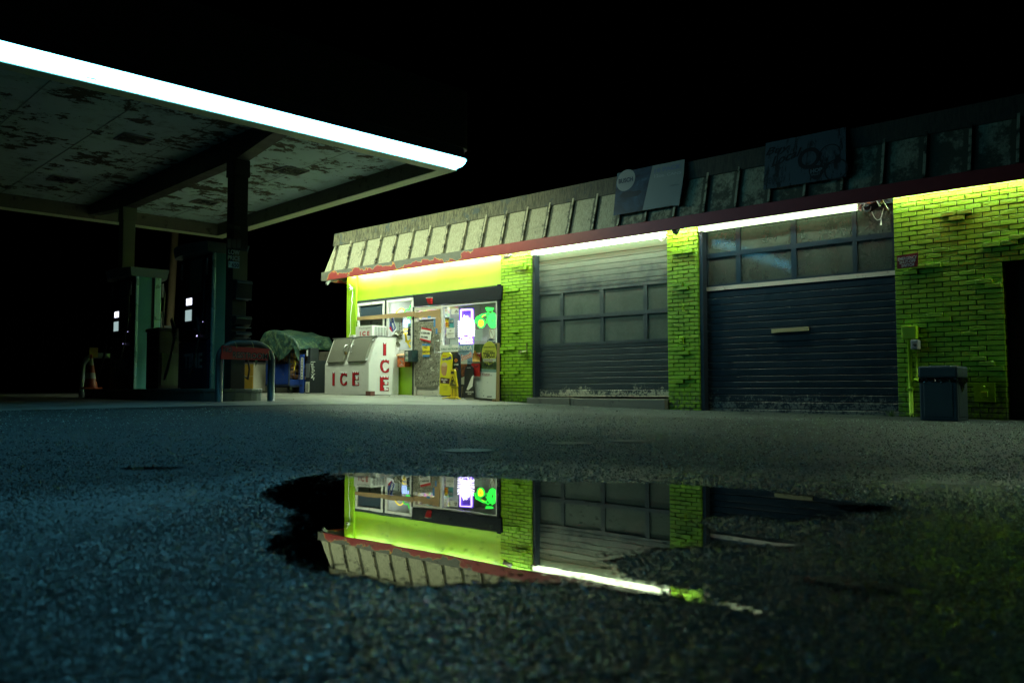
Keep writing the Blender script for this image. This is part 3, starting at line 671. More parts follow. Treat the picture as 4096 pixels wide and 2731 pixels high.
# ---- interiors
INT = M((.6, .62, .55), .8, dirt=(.4, .4, .33), da=.62)
m = MB(); m.quad((-9.2, .17, .2), (-3.9, .17, .2), (-3.9, 4.4, .2), (-9.2, 4.4, .2)); m.quad((-9.2, 4.4, .2), (-3.9, 4.4, .2), (-3.9, 4.4, 2.8), (-9.2, 4.4, 2.8)); m.quad((-9.2, .17, 2.8), (-3.9, .17, 2.8), (-3.9, 4.4, 2.8), (-9.2, 4.4, 2.8)); m.quad((-3.9, .17, .2), (-3.9, 4.4, .2), (-3.9, 4.4, 2.8), (-3.9, .17, 2.8)); m.quad((-9.19, .17, .2), (-9.19, 4.4, .2), (-9.19, 4.4, 2.8), (-9.19, .17, 2.8))
m.build('shop_interior', INT, b)
m = MB(); m.quad((-3.7, .21, -.15), (8.1, .21, -.15), (8.1, 6.5, -.15), (-3.7, 6.5, -.15)); m.quad((-3.7, 6.5, -.15), (8.1, 6.5, -.15), (8.1, 6.5, 3.6), (-3.7, 6.5, 3.6)); m.quad((-3.7, .21, 3.6), (8.1, .21, 3.6), (8.1, 6.5, 3.6), (-3.7, 6.5, 3.6)); m.quad((-3.7, .21, -.15), (-3.7, 6.5, -.15), (-3.7, 6.5, 3.6), (-3.7, .21, 3.6))
m.build('garage_interior', M((.08, .09, .09), .8, dirt=(.03, .03, .03)), b)

# ================================================================== LAMPS UNDER THE EAVES
HOUS = M((.75, .75, .68), .4)
TUBE = EM(TUBE_C, TUBE_S)
def fixture(x0, x1, y, z, lab, h=.075, w=.13, r=.019, dz=.0, tubes=1, diff=False, st=None):
    tube_m = EM(TUBE_C, st or TUBE_S)
    f = thing('fluorescent_light', lab, 'lamp', FAC, ((x0 + x1) / 2, y, z), 'fluorescent strip lights under the eaves')
    m = MB(); m.box(x0, x1, y - w / 2, y + w / 2, z, z + h); m.build('housing', HOUS, f)
    if diff:
        m = MB(); m.box(x0 + .02, x1 - .02, y - w / 2 - .004, y + w / 2 + .004, z - .022, z + h - .012, .012); m.build('diffuser', EM((.74, 1.0, .55), 8.0 if x0 < -1 else 2.6), f)
        m = MB(); m.tube([(x0 + .04, -.2, 3.2), (x1 - .04, -.2, 3.2)], .017, 10); m.build('tube', EM(TUBE_C, 75.0 if x0 < -1 else 40.0), f)  # unseen extra tube behind the fascia, added to brighten ground and doors
        m = MB(); m.box(x0 + .02, x1 - .02, -.24, -.16, 3.225, 3.29); m.build('housing', HOUS, f)  # unseen housing of the added tube
        for xx in (x0, x1 - .02): m = MB(); m.box(xx, xx + .02, y - w / 2 - .006, y + w / 2 + .006, z - .037, z); m.build('end_cap', HOUS, f)
        return f
    for k in range(tubes):
        yy = y + (k - (tubes - 1) / 2) * .07
        m = MB(); m.tube([(x0 + .04, yy, z - .03 + dz), (x1 - .04, yy, z - .03 + dz)], r, 10); m.build('tube', tube_m, f)
        for xx in (x0, x1 - .03): m = MB(); m.box(xx, xx + .03, yy - .02, yy + .02, z - .055 + dz, z); m.build('socket', HOUS, f)
    return f
for x0, x1, l in ((-9.3, -7.75, 'glowing strip light over the window with the ice freezer'), (-7.7, -6.15, 'glowing strip light above the boarded entrance door'), (-6.1, -4.5, 'glowing strip light over the neon sign window')):
    fixture(x0, x1, -.11, 3.14, l, .14, .1, st=230.0)
fixture(-4.45, -3.62, -.11, 3.14, 'short glowing strip light atop the pillar beside the shop window', .14, .1)
fixture(-3.6, -.6, .06, 3.0, 'white strip light along the top of the grey garage door', .07, diff=True)
fixture(-.6, .02, -.11, 3.14, 'short glowing strip light atop the pillar between the garage bays', .14, .1)
fixture(.03, 2.62, .06, 3.0, 'long white strip light over the glazed garage door, ending at a coil of wire', .07, diff=True)
fixture(3.05, 5.6, -.045, 3.12, 'glowing strip light tight above the rough brick wall', .06, .05, .014, st=115.0)
fixture(5.65, 8.1, -.05, 3.13, 'strip light above the brick wall past the dark side doorway', .06, .05, .014, st=115.0)
# shop ceiling lamps (seen lit through the window)
for x, y in ((-8.2, 1.3), (-6.6, 1.3), (-5.1, 1.3), (-6.6, 3.0)):
    f = thing('ceiling_light', 'lit ceiling panel inside the shop', 'lamp', FAC, (x, y, 2.7), 'ceiling panels inside the shop')
    m = MB(); m.box(x - .62, x + .62, y - .16, y + .16, 2.72, 2.79); m.build('housing', HOUS, f)
    m = MB(); m.quad((x - .58, y - .13, 2.715), (x - .58, y + .13, 2.715), (x + .58, y + .13, 2.715), (x + .58, y - .13, 2.715)); m.build('diffuser', EM((.9, 1, .92), 36), f)

# ================================================================== CANOPY
ZB = 4.1; CL, CD = -10.5, 8.96
c = thing('fuel_canopy', 'flat pump canopy with a blazing white edge band and peeling ceiling', 'canopy', CAN, (-3.08, 4.5, 0))
def edge_path(o, r0=.05, n=10):
    "outline of the canopy offset outward by o: left end of front edge -> corner -> far end of right edge"
    r = r0 + o; cx, cy = -r0, r0; pts = [(CL, -o)]
    for k in np.linspace(-8.5, 0, 18)[0:]: pts.append((max(CL + .1, k) - .3, -o))
    pts = sorted(set(pts))
    for k in range(n + 1):
        a = -math.pi / 2 + math.pi / 2 * k / n; pts.append((cx + r * math.cos(a), cy + r * math.sin(a)))
    pts.append((o, CD)); return pts
def loft(mb, rows, sm=False):
    for (oa, za), (ob, zb) in zip(rows[:-1], rows[1:]):
        A, B = edge_path(oa), edge_path(ob)
        for i in range(len(A) - 1): mb._add([(*A[i], za), (*A[i + 1], za), (*B[i + 1], zb), (*B[i], zb)], [(0, 1, 2, 3)], sm)
NF = 20
def loft_part(rows, i0, i1, mat, name, sm=True):
    m = MB()
    for (oa, za), (ob, zb) in zip(rows[:-1], rows[1:]):
        A, B = edge_path(oa), edge_path(ob); n = len(A) - 1
        for i in range(n)[i0:i1]: m._add([(*A[i], za), (*A[i + 1], za), (*B[i + 1], zb), (*B[i], zb)], [(0, 1, 2, 3)], sm)
    return m.build(name, mat, c)
band = [(.004, ZB + .012), (.004, ZB + .05), (.05, ZB + .062), (.11, ZB + .09), (.155, ZB + .135), (.172, ZB + .18)]
nseg = len(edge_path(.1)) - 1
loft_part(band, 0, nseg - 1, EM(BAND_C, BAND_S), 'light_band')
loft_part(band, nseg - 1, nseg, EM(SIDE_C, SIDE_S), 'light_band')
m = MB(); loft(m, [(.172, ZB + .18), (.186, ZB + .18), (.186, ZB + .194), (.14, ZB + .194)]); m.build('band_rim', M((.5, .48, .36), .5), c)
m = MB(); loft(m, [(.14, ZB + .194), (.14, ZB + .36)]); m.build('recess', M((.05, .06, .075), .5), c)
m = MB(); loft(m, [(.14, ZB + .36), (.19, ZB + .36), (.19, ZB + 1.35), (-.3, ZB + 1.36)]); m.box(CL, -.3, .3, CD, ZB + 1.3, ZB + 1.35); m.build('canopy_fascia', M((.035, .04, .035), .6, var=.3, bump=.1), c)
m = MB()
for q_ in range(5):
    xs_ = -6.55 + q_ * .14; m._add([(xs_, -.012, ZB + .05), (xs_ + .16, -.012, ZB + .05), (xs_ + .16, -.016 - .02, ZB + .057 + .02 * (4 - q_) / 4), (xs_, -.03, ZB + .062 + .025 * (4 - q_) / 4)], [(0, 1, 2, 3)])
m.build('grime', M((.2, .22, .1), .8), c)
m = MB(); TW = .24
m.zprism([(CL, 0), (-.03, 0), (-.004, .012), (0, .04), (0, CD), (-TW, CD), (-TW, TW), (CL, TW)], ZB, ZB + .012)
m.zprism([(CL, CD), (-TW, CD), (-TW, CD - TW), (CL, CD - TW)], ZB, ZB + .0118); m.build('edge_trim', SPOTTED, c)
m = MB(); m.box(CL, -TW, TW - .02, TW, ZB + .012, ZB + .34); m.box(-TW, -TW + .02, TW, CD - TW, ZB + .012, ZB + .34); m.box(CL, -TW, CD - TW, CD - TW + .02, ZB + .012, ZB + .34); m.box(CL, 0, CD - .02, CD, ZB + .012, ZB + 1.35)
m.build('inner_fascia', M((.1, .1, .075), .7, var=.4, dirt=(.03, .03, .02)), c)
m = MB(); m.quad((CL, TW, ZB + .3), (CL, CD - TW, ZB + .3), (-TW, CD - TW, ZB + .3), (-TW, TW, ZB + .3)); so = m.build('soffit', SOFF, c)
m = MB()
for k in range(1, 9):
    x = -.24 - k * .61 * 1.9; m.box(x - .006, x + .006, TW, CD - TW, ZB + .293, ZB + .299)
m.build('soffit_seam', M((.2, .26, .26), .7), c)
for x, y in ((-1.48, 2.98), (-4.3, 2.96), (-1.51, 6.6), (-4.3, 6.6), (-7.2, 2.96), (-7.2, 6.6)):
    m = MB(); s_ = .24
    for q in ((x - s_, x + s_, y - s_, y - s_ + .02), (x - s_, x + s_, y + s_ - .02, y + s_), (x - s_, x - s_ + .02, y - s_ + .02, y + s_ - .02), (x + s_ - .02, x + s_, y - s_ + .02, y + s_ - .02)): m.box(*q, ZB + .275, ZB + .298)
    h = m.build('lamp_hatch', DULLMETAL, so); m = MB(); m.quad((x - s_, y - s_, ZB + .288), (x - s_, y + s_, ZB + .288), (x + s_, y + s_, ZB + .288), (x + s_, y - s_, ZB + .288)); m.build('lens', M((.08, .085, .07), .25), h)
DARKM = M((.022, .024, .02), .55, var=.4, dirt=(.07, .05, .03), da=.64, ds=10)
for xa in (-3.08, -8.6):
    m = MB(); m.xprism([(TW, ZB + .1), (1.72, ZB - .08), (6.75, ZB - .08), (CD - TW, ZB + .1), (CD - TW, ZB + .3), (TW, ZB + .3)], xa - .11, xa + .11); m.build('beam', DARKM, c)
    for yc in (1.81, 6.66):
        m = MB(); z0 = gzc(xa, yc); m.box(xa - .12, xa + .12, yc - .12, yc + .12, z0 - .05, ZB - .06, .01); m.box(xa - .135, xa + .135, yc - .135, yc + .135, ZB - .34, ZB - .07); m.build('column', DARKM if yc < 3 else M((.07, .085, .06), .6), c)

# ---- island
m = MB(); zi = .375; hw = .5
def stad(hw, y0, y1, n=12):
    return [(-3.08 + hw * math.cos(a), y0 + hw * .62 * math.sin(a)) for a in np.linspace(math.pi, 2 * math.pi, n)] + [(-3.08 + hw * math.cos(a), y1 + hw * .62 * math.sin(a)) for a in np.linspace(0, math.pi, n)]
m.zprism(stad(hw - .03, 1.92, 7.3), .05, zi - .004)
isl = solo(m, 'pump_island', 'long raised pump island with a rolled steel kerb and rounded end', 'pump island', M((.12, .12, .1), .7, bump=.2, dirt=(.03, .03, .03)), CAN, (-3.08, 4.5, .1), kind='structure')
m = MB(); n = len(stad(hw, 1.92, 7.3)); ro = [(hw, .02), (hw, zi - .065), (hw + .018, zi - .05), (hw + .02, zi - .012), (hw + .008, zi), (hw - .05, zi), (hw - .05, zi - .05)]
for (ha, za), (hb, zb) in zip(ro[:-1], ro[1:]):
    A, B = stad(ha, 1.92, 7.3), stad(hb, 1.92, 7.3)
    for i in range(n): j = (i + 1) % n; m._add([(*A[i], za), (*A[j], za), (*B[j], zb), (*B[i], zb)], [(0, 1, 2, 3)], True)
kb = m.build('kerb', M((.11, .14, .13), .5, .2, var=.3, bump=.15, dirt=(.05, .05, .04)), isl)

# ---- fuel pumps
SCREEN = EM((.75, .8, 1), 2.2); SCREEN2 = EM((.45, .62, .62), .55)
def pump(xc, y0, L, ztop, lab, word_bits):
    hwid = .235; z0 = zi; p = thing('fuel_pump', lab, 'fuel pump', CAN, (xc, y0 + L / 2, z0), 'fuel pumps on the island')
    zc = ztop - .16
    m = MB(); m.box(xc - hwid + .012, xc + hwid - .012, y0 + .012, y0 + L, z0, zc); m.build('cabinet', M((.02, .024, .028), .45), p)
    m = MB(); m.box(xc - hwid + .05, xc + .06, y0, y0 + .02, z0, zc); m.build('end_panel', PUMPP, p)
    for a, e in ((xc - hwid, xc - hwid + .05), (xc + .11, xc + hwid)):
        m = MB(); m.box(a, e, y0 - .015, y0 + .03, z0, zc, .008); m.build('end_rail', PUMPW, p)
    # bowed cap
    pts = []
    for k in range(13):
        u = -1 + 2 * k / 12; pts.append((xc - .52 - .0 * u, y0 - .06 + (L + .12) * (k / 12)))
    out = [(xc - .36 - .14 * (1 - (2 * k / 12 - 1) ** 2), y0 - .07 + (L + .14) * k / 12) for k in range(13)]
    outr = [(xc + .36 + .14 * (1 - (2 * k / 12 - 1) ** 2), y0 - .07 + (L + .14) * k / 12) for k in range(13)][::-1]
    m = MB(); A = out + outr; cen = (xc, y0 + L / 2); B = [(cen[0] + (x - cen[0]) * .93, cen[1] + (y - cen[1]) * .96) for x, y in A]
    nA = len(A); m._add([(x, y, ztop) for x, y in A] + [(x, y, zc) for x, y in B], [list(range(nA))[::-1], [nA + i for i in range(nA)]] + [[i, (i + 1) % nA, nA + (i + 1) % nA, nA + i] for i in range(nA)], False)
    m.build('cap', M((.14, .2, .21), .4, .3), p)
    for sd in (-1, 1):
        xs = xc + sd * hwid
        def bx(mm, a, e, d0, d1, q0, q1, r=0): mm.box(min(xs + sd * d0, xs + sd * d1), max(xs + sd * d0, xs + sd * d1), a, e, q0, q1, r)
        m = MB(); bx(m, y0 + .06, y0 + .98 * L, -.02, .03, z0 + .02, z0 + .78); m.build('lower_panel', M((.012, .02, .05), .35), p)
        m = MB(); bx(m, y0 + .08, y0 + L * .95, -.02, .05, z0 + .8, z0 + 1.45); m.build('valance', BLACK, p)
        m = MB(); bx(m, y0 + .38, y0 + .8, .0, .025, zc - .62, zc - .06); m.build('ad_panel', M((.12, .22, .2), .35), p)
        m = MB(); bx(m, y0 + .3, y0 + .72, .05, .17, z0 + .95, z0 + 1.52, .03); t_ = m.build('card_terminal', M((.01, .011, .02), .3), p)
        m = MB(); bx(m, y0 + .36, y0 + .57, .171, .174, z0 + 1.36, z0 + 1.47); m.build('screen', SCREEN, t_)
        m = MB(); bx(m, y0 + .36, y0 + .6, .171, .174, z0 + 1.1, z0 + 1.28); m.build('screen', SCREEN2, t_)
        for yy, zz, rr in ((y0 + .4, z0 + .86, .016), (y0 + .2, z0 + 1.08, .006)):
            m = MB(); m.ball((xs + sd * .052, yy, zz), rr); m.build('indicator_lamp', EM((.55, .5, 1), 2.0), p)
        # lettering on the lower panel: the panel faces -x / +x
        m = MB(); mt = Matrix.Translation((xs + sd * .032, y0 + L / 2, z0 + .45)) @ Matrix.Rotation(rad(-90) if sd < 0 else rad(90), 4, 'Z')
        m.text(word_bits, -.36, .36, -.11, .13, 0, bold=.02, mat=mt); m.build('lettering', M((.28, .3, .33), .5), p)
        for k, yy in enumerate((y0 + .07, y0 + L - .16)):
            m = MB(); m.tube([(xs + sd * .06, yy, zc - .08), (xs + sd * .1, yy, zc - .3), (xs + sd * .09, yy + .02, z0 + 1.3), (xs + sd * .16, yy + .02, z0 + .8), (xs + sd * .25, yy + .04, z0 + .32), (xs + sd * .27, yy + .12, z0 + .16), (xs + sd * .23, yy + .2, z0 + .22), (xs + sd * .12, yy + .22, z0 + .6), (xs + sd * .09, yy + .18, z0 + .9)], .017, 8); hs = m.build('hose', BLACK, p)
            m = MB(); m.tube([(xs + sd * .06, yy, zc - .1), (xs + sd * .06, yy, zc - .36)], .02, 8); m.build('swivel', STEEL, hs)
            m = MB(); yn = yy + .18; m.tube([(xs + sd * .09, yn, z0 + .88), (xs + sd * .11, yn, z0 + 1.06), (xs + sd * .13, yn + .03, z0 + 1.16), (xs + sd * .1, yn + .1, z0 + 1.2)], [.028, .034, .03, .014], 10); m.build('nozzle', M((.02, .02, .025), .35), p)
    return p
pump(-3.1, 5.4, 1.2, 2.66, 'slender fuel pump with a fully lit teal end panel, behind the black bin', 'TIME')
pump(-3.08, 2.16, 1.2, 2.73, 'fuel pump half hidden behind the column with the price posters', 'TIME')

# ---- items on and round the island
def guard(y, lab, w=.43, top=1.12):
    z0 = gzc(-3.08, y); g = thing('bollard_guard', lab, 'bollard', CAN, (-3.08, y, z0), 'steel hoops guarding the pump island ends')
    r_ = .3; pts = [(-3.08 - w, y, z0 - .05), (-3.08 - w, y, top - r_)]
    for k in range(1, 9): a = math.pi - math.pi / 2 * k / 8; pts.append((-3.08 - w + r_ + r_ * math.cos(a), y, top - r_ + r_ * .85 * math.sin(a)))
    for k in range(0, 9): a = math.pi / 2 - math.pi / 2 * k / 8; pts.append((-3.08 + w - r_ + r_ * math.cos(a), y, top - r_ + r_ * .85 * math.sin(a)))
    pts.append((-3.08 + w, y, z0 - .05)); m = MB(); m.tube(pts, .056, 16); m.build('pipe', M((.04, .062, .062), .45, .3, var=.35, scale=9, bump=.12, dirt=(.1, .09, .06), da=.62, ds=16), g); return g
guard(1.42, 'steel guard hoop carrying the red restroom sign')
guard(7.75, 'steel guard hoop beside the traffic cone at the dark far end')
# red sign wired on
s = thing('restroom_sign', 'red board hand painted NO RESTROOM hanging on the guard hoop', 'sign', CAN, (-3.06, 1.345, .8))
cam_can = CANI @ Vector((0, 0, HCAM))
def canpt(u, v, y):
    r = CANI.to_3x3() @ Vector(ray(u, v)); k = (y - cam_can.y) / r.y; p = cam_can + r * k; return p.x, p.z
ys = 1.345
qd = [canpt(*p_, ys) for p_ in ((883, 1436), (1070, 1441), (1077, 1395), (887, 1382))]
m = MB(); m.prism(qd, ys - .012, ys + .012); m.build('board', M((.42, .012, .01), .5, var=.2), s)
for fill, mat_, y_, bo in ((0, M((.5, .47, .35), .6), ys - .0135, .035), (1, INK, ys - .0155, .012)):
    m = MB(); qn = [canpt(*p_, ys) for p_ in ((891, 1408), (926, 1411), (926, 1386), (891, 1384))]; m.text('NO', 0, 1, 0, 1, y_, quad=qn, bold=bo, ext=.001)
    qr = [canpt(*p_, ys) for p_ in ((929, 1431), (1068, 1438), (1069, 1413), (929, 1405))]; m.text('RESTROOM', 0, 1, 0, 1, y_, quad=qr, bold=bo, ext=.001); m.build('lettering', mat_, s)
m = MB()
for u in (940, 1008, 1073): a_ = canpt(u, 1372 if u < 1070 else 1405, ys); e_ = canpt(u + 6, 1392 if u < 1070 else 1438, ys); m.tube([(a_[0], ys + .02, a_[1] + .02), (a_[0], ys - .02, a_[1]), (e_[0], ys - .015, e_[1])], .003, 5)
m.build('wire', M((.5, .45, .15), .5), s)
# posters and boxes on the near column
yc = 1.81 - .125
def colbox(u0, v0, u1, v1, y): a_ = canpt(u0, (v0 + v1) / 2, y); e_ = canpt(u1, (v0 + v1) / 2, y); um = (u0 + u1) / 2; return a_[0], e_[0], canpt(um, v1, y)[1], canpt(um, v0, y)[1]
bx = colbox(898, 1000, 966, 1117, yc)
s = thing('price_poster', 'brown price poster on the canopy column reading LOW PRICE', 'poster', CAN, (-3.08, yc, bx[2]))
m = MB(); m.box(-3.2, -2.96, yc - .012, yc, bx[2], bx[3]); m.build('board', M((.11, .085, .025), .6, var=.3), s)
t1 = colbox(910, 1000, 958, 1042, yc); m = MB(); m.text('LOW\nPRICE', t1[0], t1[1], t1[2], t1[3], yc - .013, bold=.02); m.build('lettering', M((.34, .36, .3), .6), s)
t1 = colbox(912, 1047, 955, 1072, yc); m = MB(); m.box(t1[0], t1[1], yc - .016, yc - .012, t1[2], t1[3]); pl = m.build('price_tag', M((.3, .4, .42), .6), s); w_ = t1[1] - t1[0]
m = MB(); m.text('650', t1[0] + .3 * w_, t1[1] - .03 * w_, t1[2] + .012, t1[3] - .02, yc - .0165, bold=.03); m.text('$', t1[0] + .05 * w_, t1[0] + .16 * w_, t1[3] - .05, t1[3] - .012, yc - .0165); m.build('lettering', INK, pl)
bx = colbox(903, 893, 966, 992, yc)
s = thing('brand_poster', 'dark poster on the canopy column with a row of small framed panels', 'poster', CAN, (-3.08, yc, bx[2]))
m = MB(); m.box(-3.2, -2.96, yc - .010, yc, bx[2] + .01, bx[3]); m.build('board', M((.02, .018, .012), .6), s)
t1 = colbox(912, 902, 960, 918, yc); m = MB(); m.text('CROWNS', t1[0], t1[1], t1[2], t1[3], yc - .011, bold=.01); m.build('lettering', M((.12, .12, .09), .6), s)
for a_, e_ in ((908, 922), (925, 944), (947, 962)):
    t1 = colbox(a_, 956, e_, 992, yc); m = MB(); m.box(t1[0], t1[1], yc - .013, yc - .010, t1[2], t1[3]); m.build('panel', M((.07, .08, .07), .6), s)
for i, (v0, v1) in enumerate(((1119, 1196), (1262, 1310), (1325, 1352))):
    bx = colbox(908, v0, 978, v1, yc - .13)
    s = thing('towel_dispenser', ['black towel box high on the canopy column under the price poster', 'black washer bucket at mid height on the canopy column', 'black squeegee tray low on the canopy column above the red sign'][i], 'dispenser', CAN, (-3.06, yc, bx[2]))
    m = MB(); m.xprism([(yc, bx[2]), (yc - .13, bx[2] + (.02 if i == 0 else .06)), (yc - .16, bx[3] - .02), (yc - .14, bx[3]), (yc, bx[3])], -3.2, -2.94); m.build('body', M((.012, .014, .014), .35), s)
    m = MB(); m.box(-3.2, -2.94, yc - .168, yc - .15, bx[3] - .045, bx[3] - .03); m.box(-3.2, -2.94, yc - .14, yc - .125, bx[2] + .0, bx[2] + .014); m.build('lip', M((.1, .12, .12), .4), s)
# bins between pumps
for (xa, ya, w, h, lab) in ((-3.1, 4.35, .3, 1.02, 'black litter bin standing between the two pumps'),):
    s = thing('litter_bin', lab, 'bin', CAN, (xa, ya, zi)); m = MB(); m.box(xa - w, xa + w, ya - .28, ya + .28, zi, zi + h, .02); m.build('body', M((.012, .014, .012), .5), s)
    m = MB(); m.box(xa - w + .05, xa + w - .1, ya - .30, ya - .285, zi + .06, zi + h * .62); m.build('front_panel', M((.03, .05, .03), .4), s)
    m = MB(); m.box(xa - w - .02, xa + w + .02, ya - .3, ya + .3, zi + h, zi + h + .06, .015); m.build('lid', BLACK, s)
# traffic cone
def cone(x, y, z0, lab):
    s = thing('traffic_cone', lab, 'traffic cone', CAN, (x, y, z0)); m = MB(); m.box(x - .17, x + .17, y - .17, y + .17, z0, z0 + .035, .008); m.build('base', M((.5, .09, .015), .5), s)
    m = MB(); prof = [(.13, .035), (.1, .2), (.098, .21), (.075, .33), (.073, .34), (.05, .47), (.048, .48), (.03, .62), (.022, .7), (.0, .705)]; m.lathe(prof, (x, y, z0), 20)
    nf = 20
    for i in range(len(m.mi)): m.mi[i] = 1 if (i // nf) in (2, 3, 6, 7) and False else (1 if (i // nf) in (2, 6) else 0)
    m.build('body', [M((.28, .05, .01), .5), M((.3, .3, .28), .5)], s)
cone(-3.5, 7.25, zi, 'orange traffic cone with white bands on the far end of the pump island')
s = thing('hazard_card', 'small yellow card fixed by the far guard hoop above the cone', 'sign', CAN, (-3.3, 7.3, 1.05)); m = MB(); m.box(-3.52, -3.36, 7.3, 7.315, 1.02, 1.22); m.build('board', M((.2, .15, .01), .6), s)
# utility pole and trees far behind
m = MB(); p0 = CAMP + ray(664, 1545) * 24; p1 = CAMP + ray(702, 900) * 24; dvec = (p1 - p0)
m.tube([tuple(p0), tuple(p0 + dvec * .5), tuple(p0 + dvec * 1.5)], [.11, .105, .085], 12); solo(m, 'utility_pole', 'leaning brown wooden pole rising behind the pumps', 'pole', WOODG, WLD, tuple(p0))

# ================================================================== ICE FREEZER
x0, x1 = -9.03, -7.455; t0 = .88; zb = .262; zt = 1.522; zm = .925; ts = .64
f = thing('ice_freezer', 'white ice freezer with two grey slanted doors and red snow capped ICE letters', 'freezer', FAC, ((x0 + x1) / 2, -.45, zb))
m = MB(); pr = [(-.04, zb), (-.04, zt - .03), (-.06, zt), (-ts, zt), (-t0, zm), (-t0, zb)]; m.xprism(pr, x0, x1); m.build('body', M((.8, .8, .76), .35, dirt=(.5, .49, .4), da=.64, ds=6, bump=.03, bs=9), f)
m = MB(); m.box(x0 - .01, x1 + .01, -ts - .03, -.02, zt + .001, zt + .022); m.build('top_trim', DULLMETAL, f)
m = MB(); m.box(x0 + .05, x1 - .05, -t0 + .06, -.1, gzf(-8.2, .5) - .05, zb); m.build('plinth', BLACK, f)
# doors on the slope
sl = Vector((0, ts - t0, 0)); dy, dz = (-ts) - (-t0), zt - zm; Ls = math.hypot(dy, dz); cs_, sn_ = dz / Ls, dy / Ls
def slope(x, a, h): return (x, -t0 + dy * a - h * cs_, zm + dz * a + h * sn_)
for k, (a, e) in enumerate(((x0 + .1, x0 + .72), (x0 + .84, x0 + 1.47))):
    m = MB(); A, B, h = .06, .97, .055
    vs = [slope(a, A, .002), slope(e, A, .002), slope(e, B, .002), slope(a, B, .002)] + [slope(a + .012, A + .015, h), slope(e - .012, A + .015, h), slope(e - .012, B - .015, h), slope(a + .012, B - .015, h)]
    m._add(vs, [(4, 5, 6, 7), (0, 1, 5, 4), (1, 2, 6, 5), (2, 3, 7, 6), (3, 0, 4, 7)]); d = m.build('door', M((.2, .2, .16), .5, .25, var=.12), f)
    hx = e - .05 if k == 0 else a + .06
    m = MB(); m.tube([slope(hx, .42, h), slope(hx, .43, h + .05), slope(hx, .68, h + .05), slope(hx, .69, h)], .012, 8); m.build('handle', STEEL, d)
    if k == 1:
        for q in (.1, .82): m = MB(); m.tube([slope(e + .02, q, .03), slope(e + .02, q + .1, .03)], .02, 8); m.build('hinge', STEEL, d)
    else:
        m = MB(); c_ = slope(hx + .06, .38, h + .02); m.box(c_[0] - .025, c_[0] + .025, c_[1] - .02, c_[1] + .02, c_[2] - .03, c_[2] + .03, .005); m.build('padlock', M((.2, .14, .05), .4, .8), d)
REDI = M((.52, .012, .02), .4); SNOW = M((.8, .82, .84), .5)
def ice_letter(ch, bx, face, side=False):
    "letter with dark outline and a lumpy snow cap"
    xa, xe, za, ze = bx
    def tf(mm):
        if side: mm.v = [(x1 + .0 + (-y_ - t0), -t0 + .0 + xx_, zz_) for xx_, y_, zz_ in mm.v]
    for i, (bo, mt_, yy) in enumerate(((.05, INK, -t0 - .003), (.02, REDI, -t0 - .0055))):
        g_ = .008 if i == 0 else 0; m = MB(); m.text(ch, xa - g_, xe + g_, za - g_, ze + g_, yy, bold=bo); tf(m); m.build('lettering', mt_, f)
    m = MB(); w = xe - xa; n = 3 if w > .08 else 1; rr = max(.032, w / (2.3 * n))
    spots = [(xa + w * (k + .5) / n, ze - .004, rr) for k in range(n)]
    if ch in 'E': spots += [(xa + w * .7, za + (ze - za) * .53, w * .22), (xa + w * .62, za + .035, w * .2), (xa + w * .85, za + .03, w * .15)]
    if ch == 'C': spots += [(xa + w * .55, za + (ze - za) * .22, w * .2)]
    for (cx, cz, r_) in spots: m.ball((cx, -t0 - .004, cz), r_, .006, r_ * .75, 12, 6)
    if side: m.v = [(x1 + (-y_ - t0), -t0 + xx_, zz_) for xx_, y_, zz_ in m.v]
    m.build('snow_cap', SNOW, f)
for ch, (u0, v0, u1, v1) in (('I', (1331, 1489, 1339, 1541)), ('C', (1361, 1490, 1388, 1541)), ('E', (1410, 1487, 1436, 1541))): ice_letter(ch, rect(u0, v0, u1, v1, t0), 0)
ld = t0 - .04
for ch, za, hgt, w in (('I', 1.12, .27, .075), ('C', .74, .29, .24), ('E', .345, .31, .235)):
    cx = .43; ice_letter(ch, (cx - w / 2, cx + w / 2, za, za + hgt), 1, True)
# compressor unit on top
cu0, cu1, cv = -8.43, -7.84, .49
m = MB(); m.box(cu0, cu1, -cv, -.08, zt + .024, zt + .275, .006); cpu = m.build('compressor_unit', M((.8, .8, .77), .4), f)
tt = rect(1437, 1307, 1482, 1317, cv); m = MB(); m.text('Packaged', tt[0], tt[1], tt[2], tt[3], -cv - .002); m.build('lettering', M((.3, .33, .3), .5), cpu)
tt = rect(1440, 1325, 1478, 1343, cv); m = MB(); m.text('I C E', tt[0], tt[1], tt[2], tt[3], -cv - .002, bold=.03); m.build('lettering', REDI, cpu)
m = MB()
for i in range(4):
    for j in range(11): y = -.42 + i * .085; z = zt + .055 + j * .018; m.box(cu1 - .001, cu1 + .0025, y, y + .065, z, z + .008)
m.build('grille', M((.02, .02, .02), .7), cpu)
m = MB(); m.box(-9.05, -8.88, -.2, -.05, zt + .024, zt + .12, .01); m.build('junction_box', M((.5, .5, .46), .5), f)
bq = rect(1477, 1568, 1497, 1583, 1.0); m = MB(); zg = gzf(-7.3, 1.0); m.box(bq[0], bq[1], -1.1, -.98, zg, zg + .1, .006); solo(m, 'brick', 'single red brick on the ground at the corner of the ice freezer', 'brick', M((.16, .06, .045), .8, bump=.3), FAC)

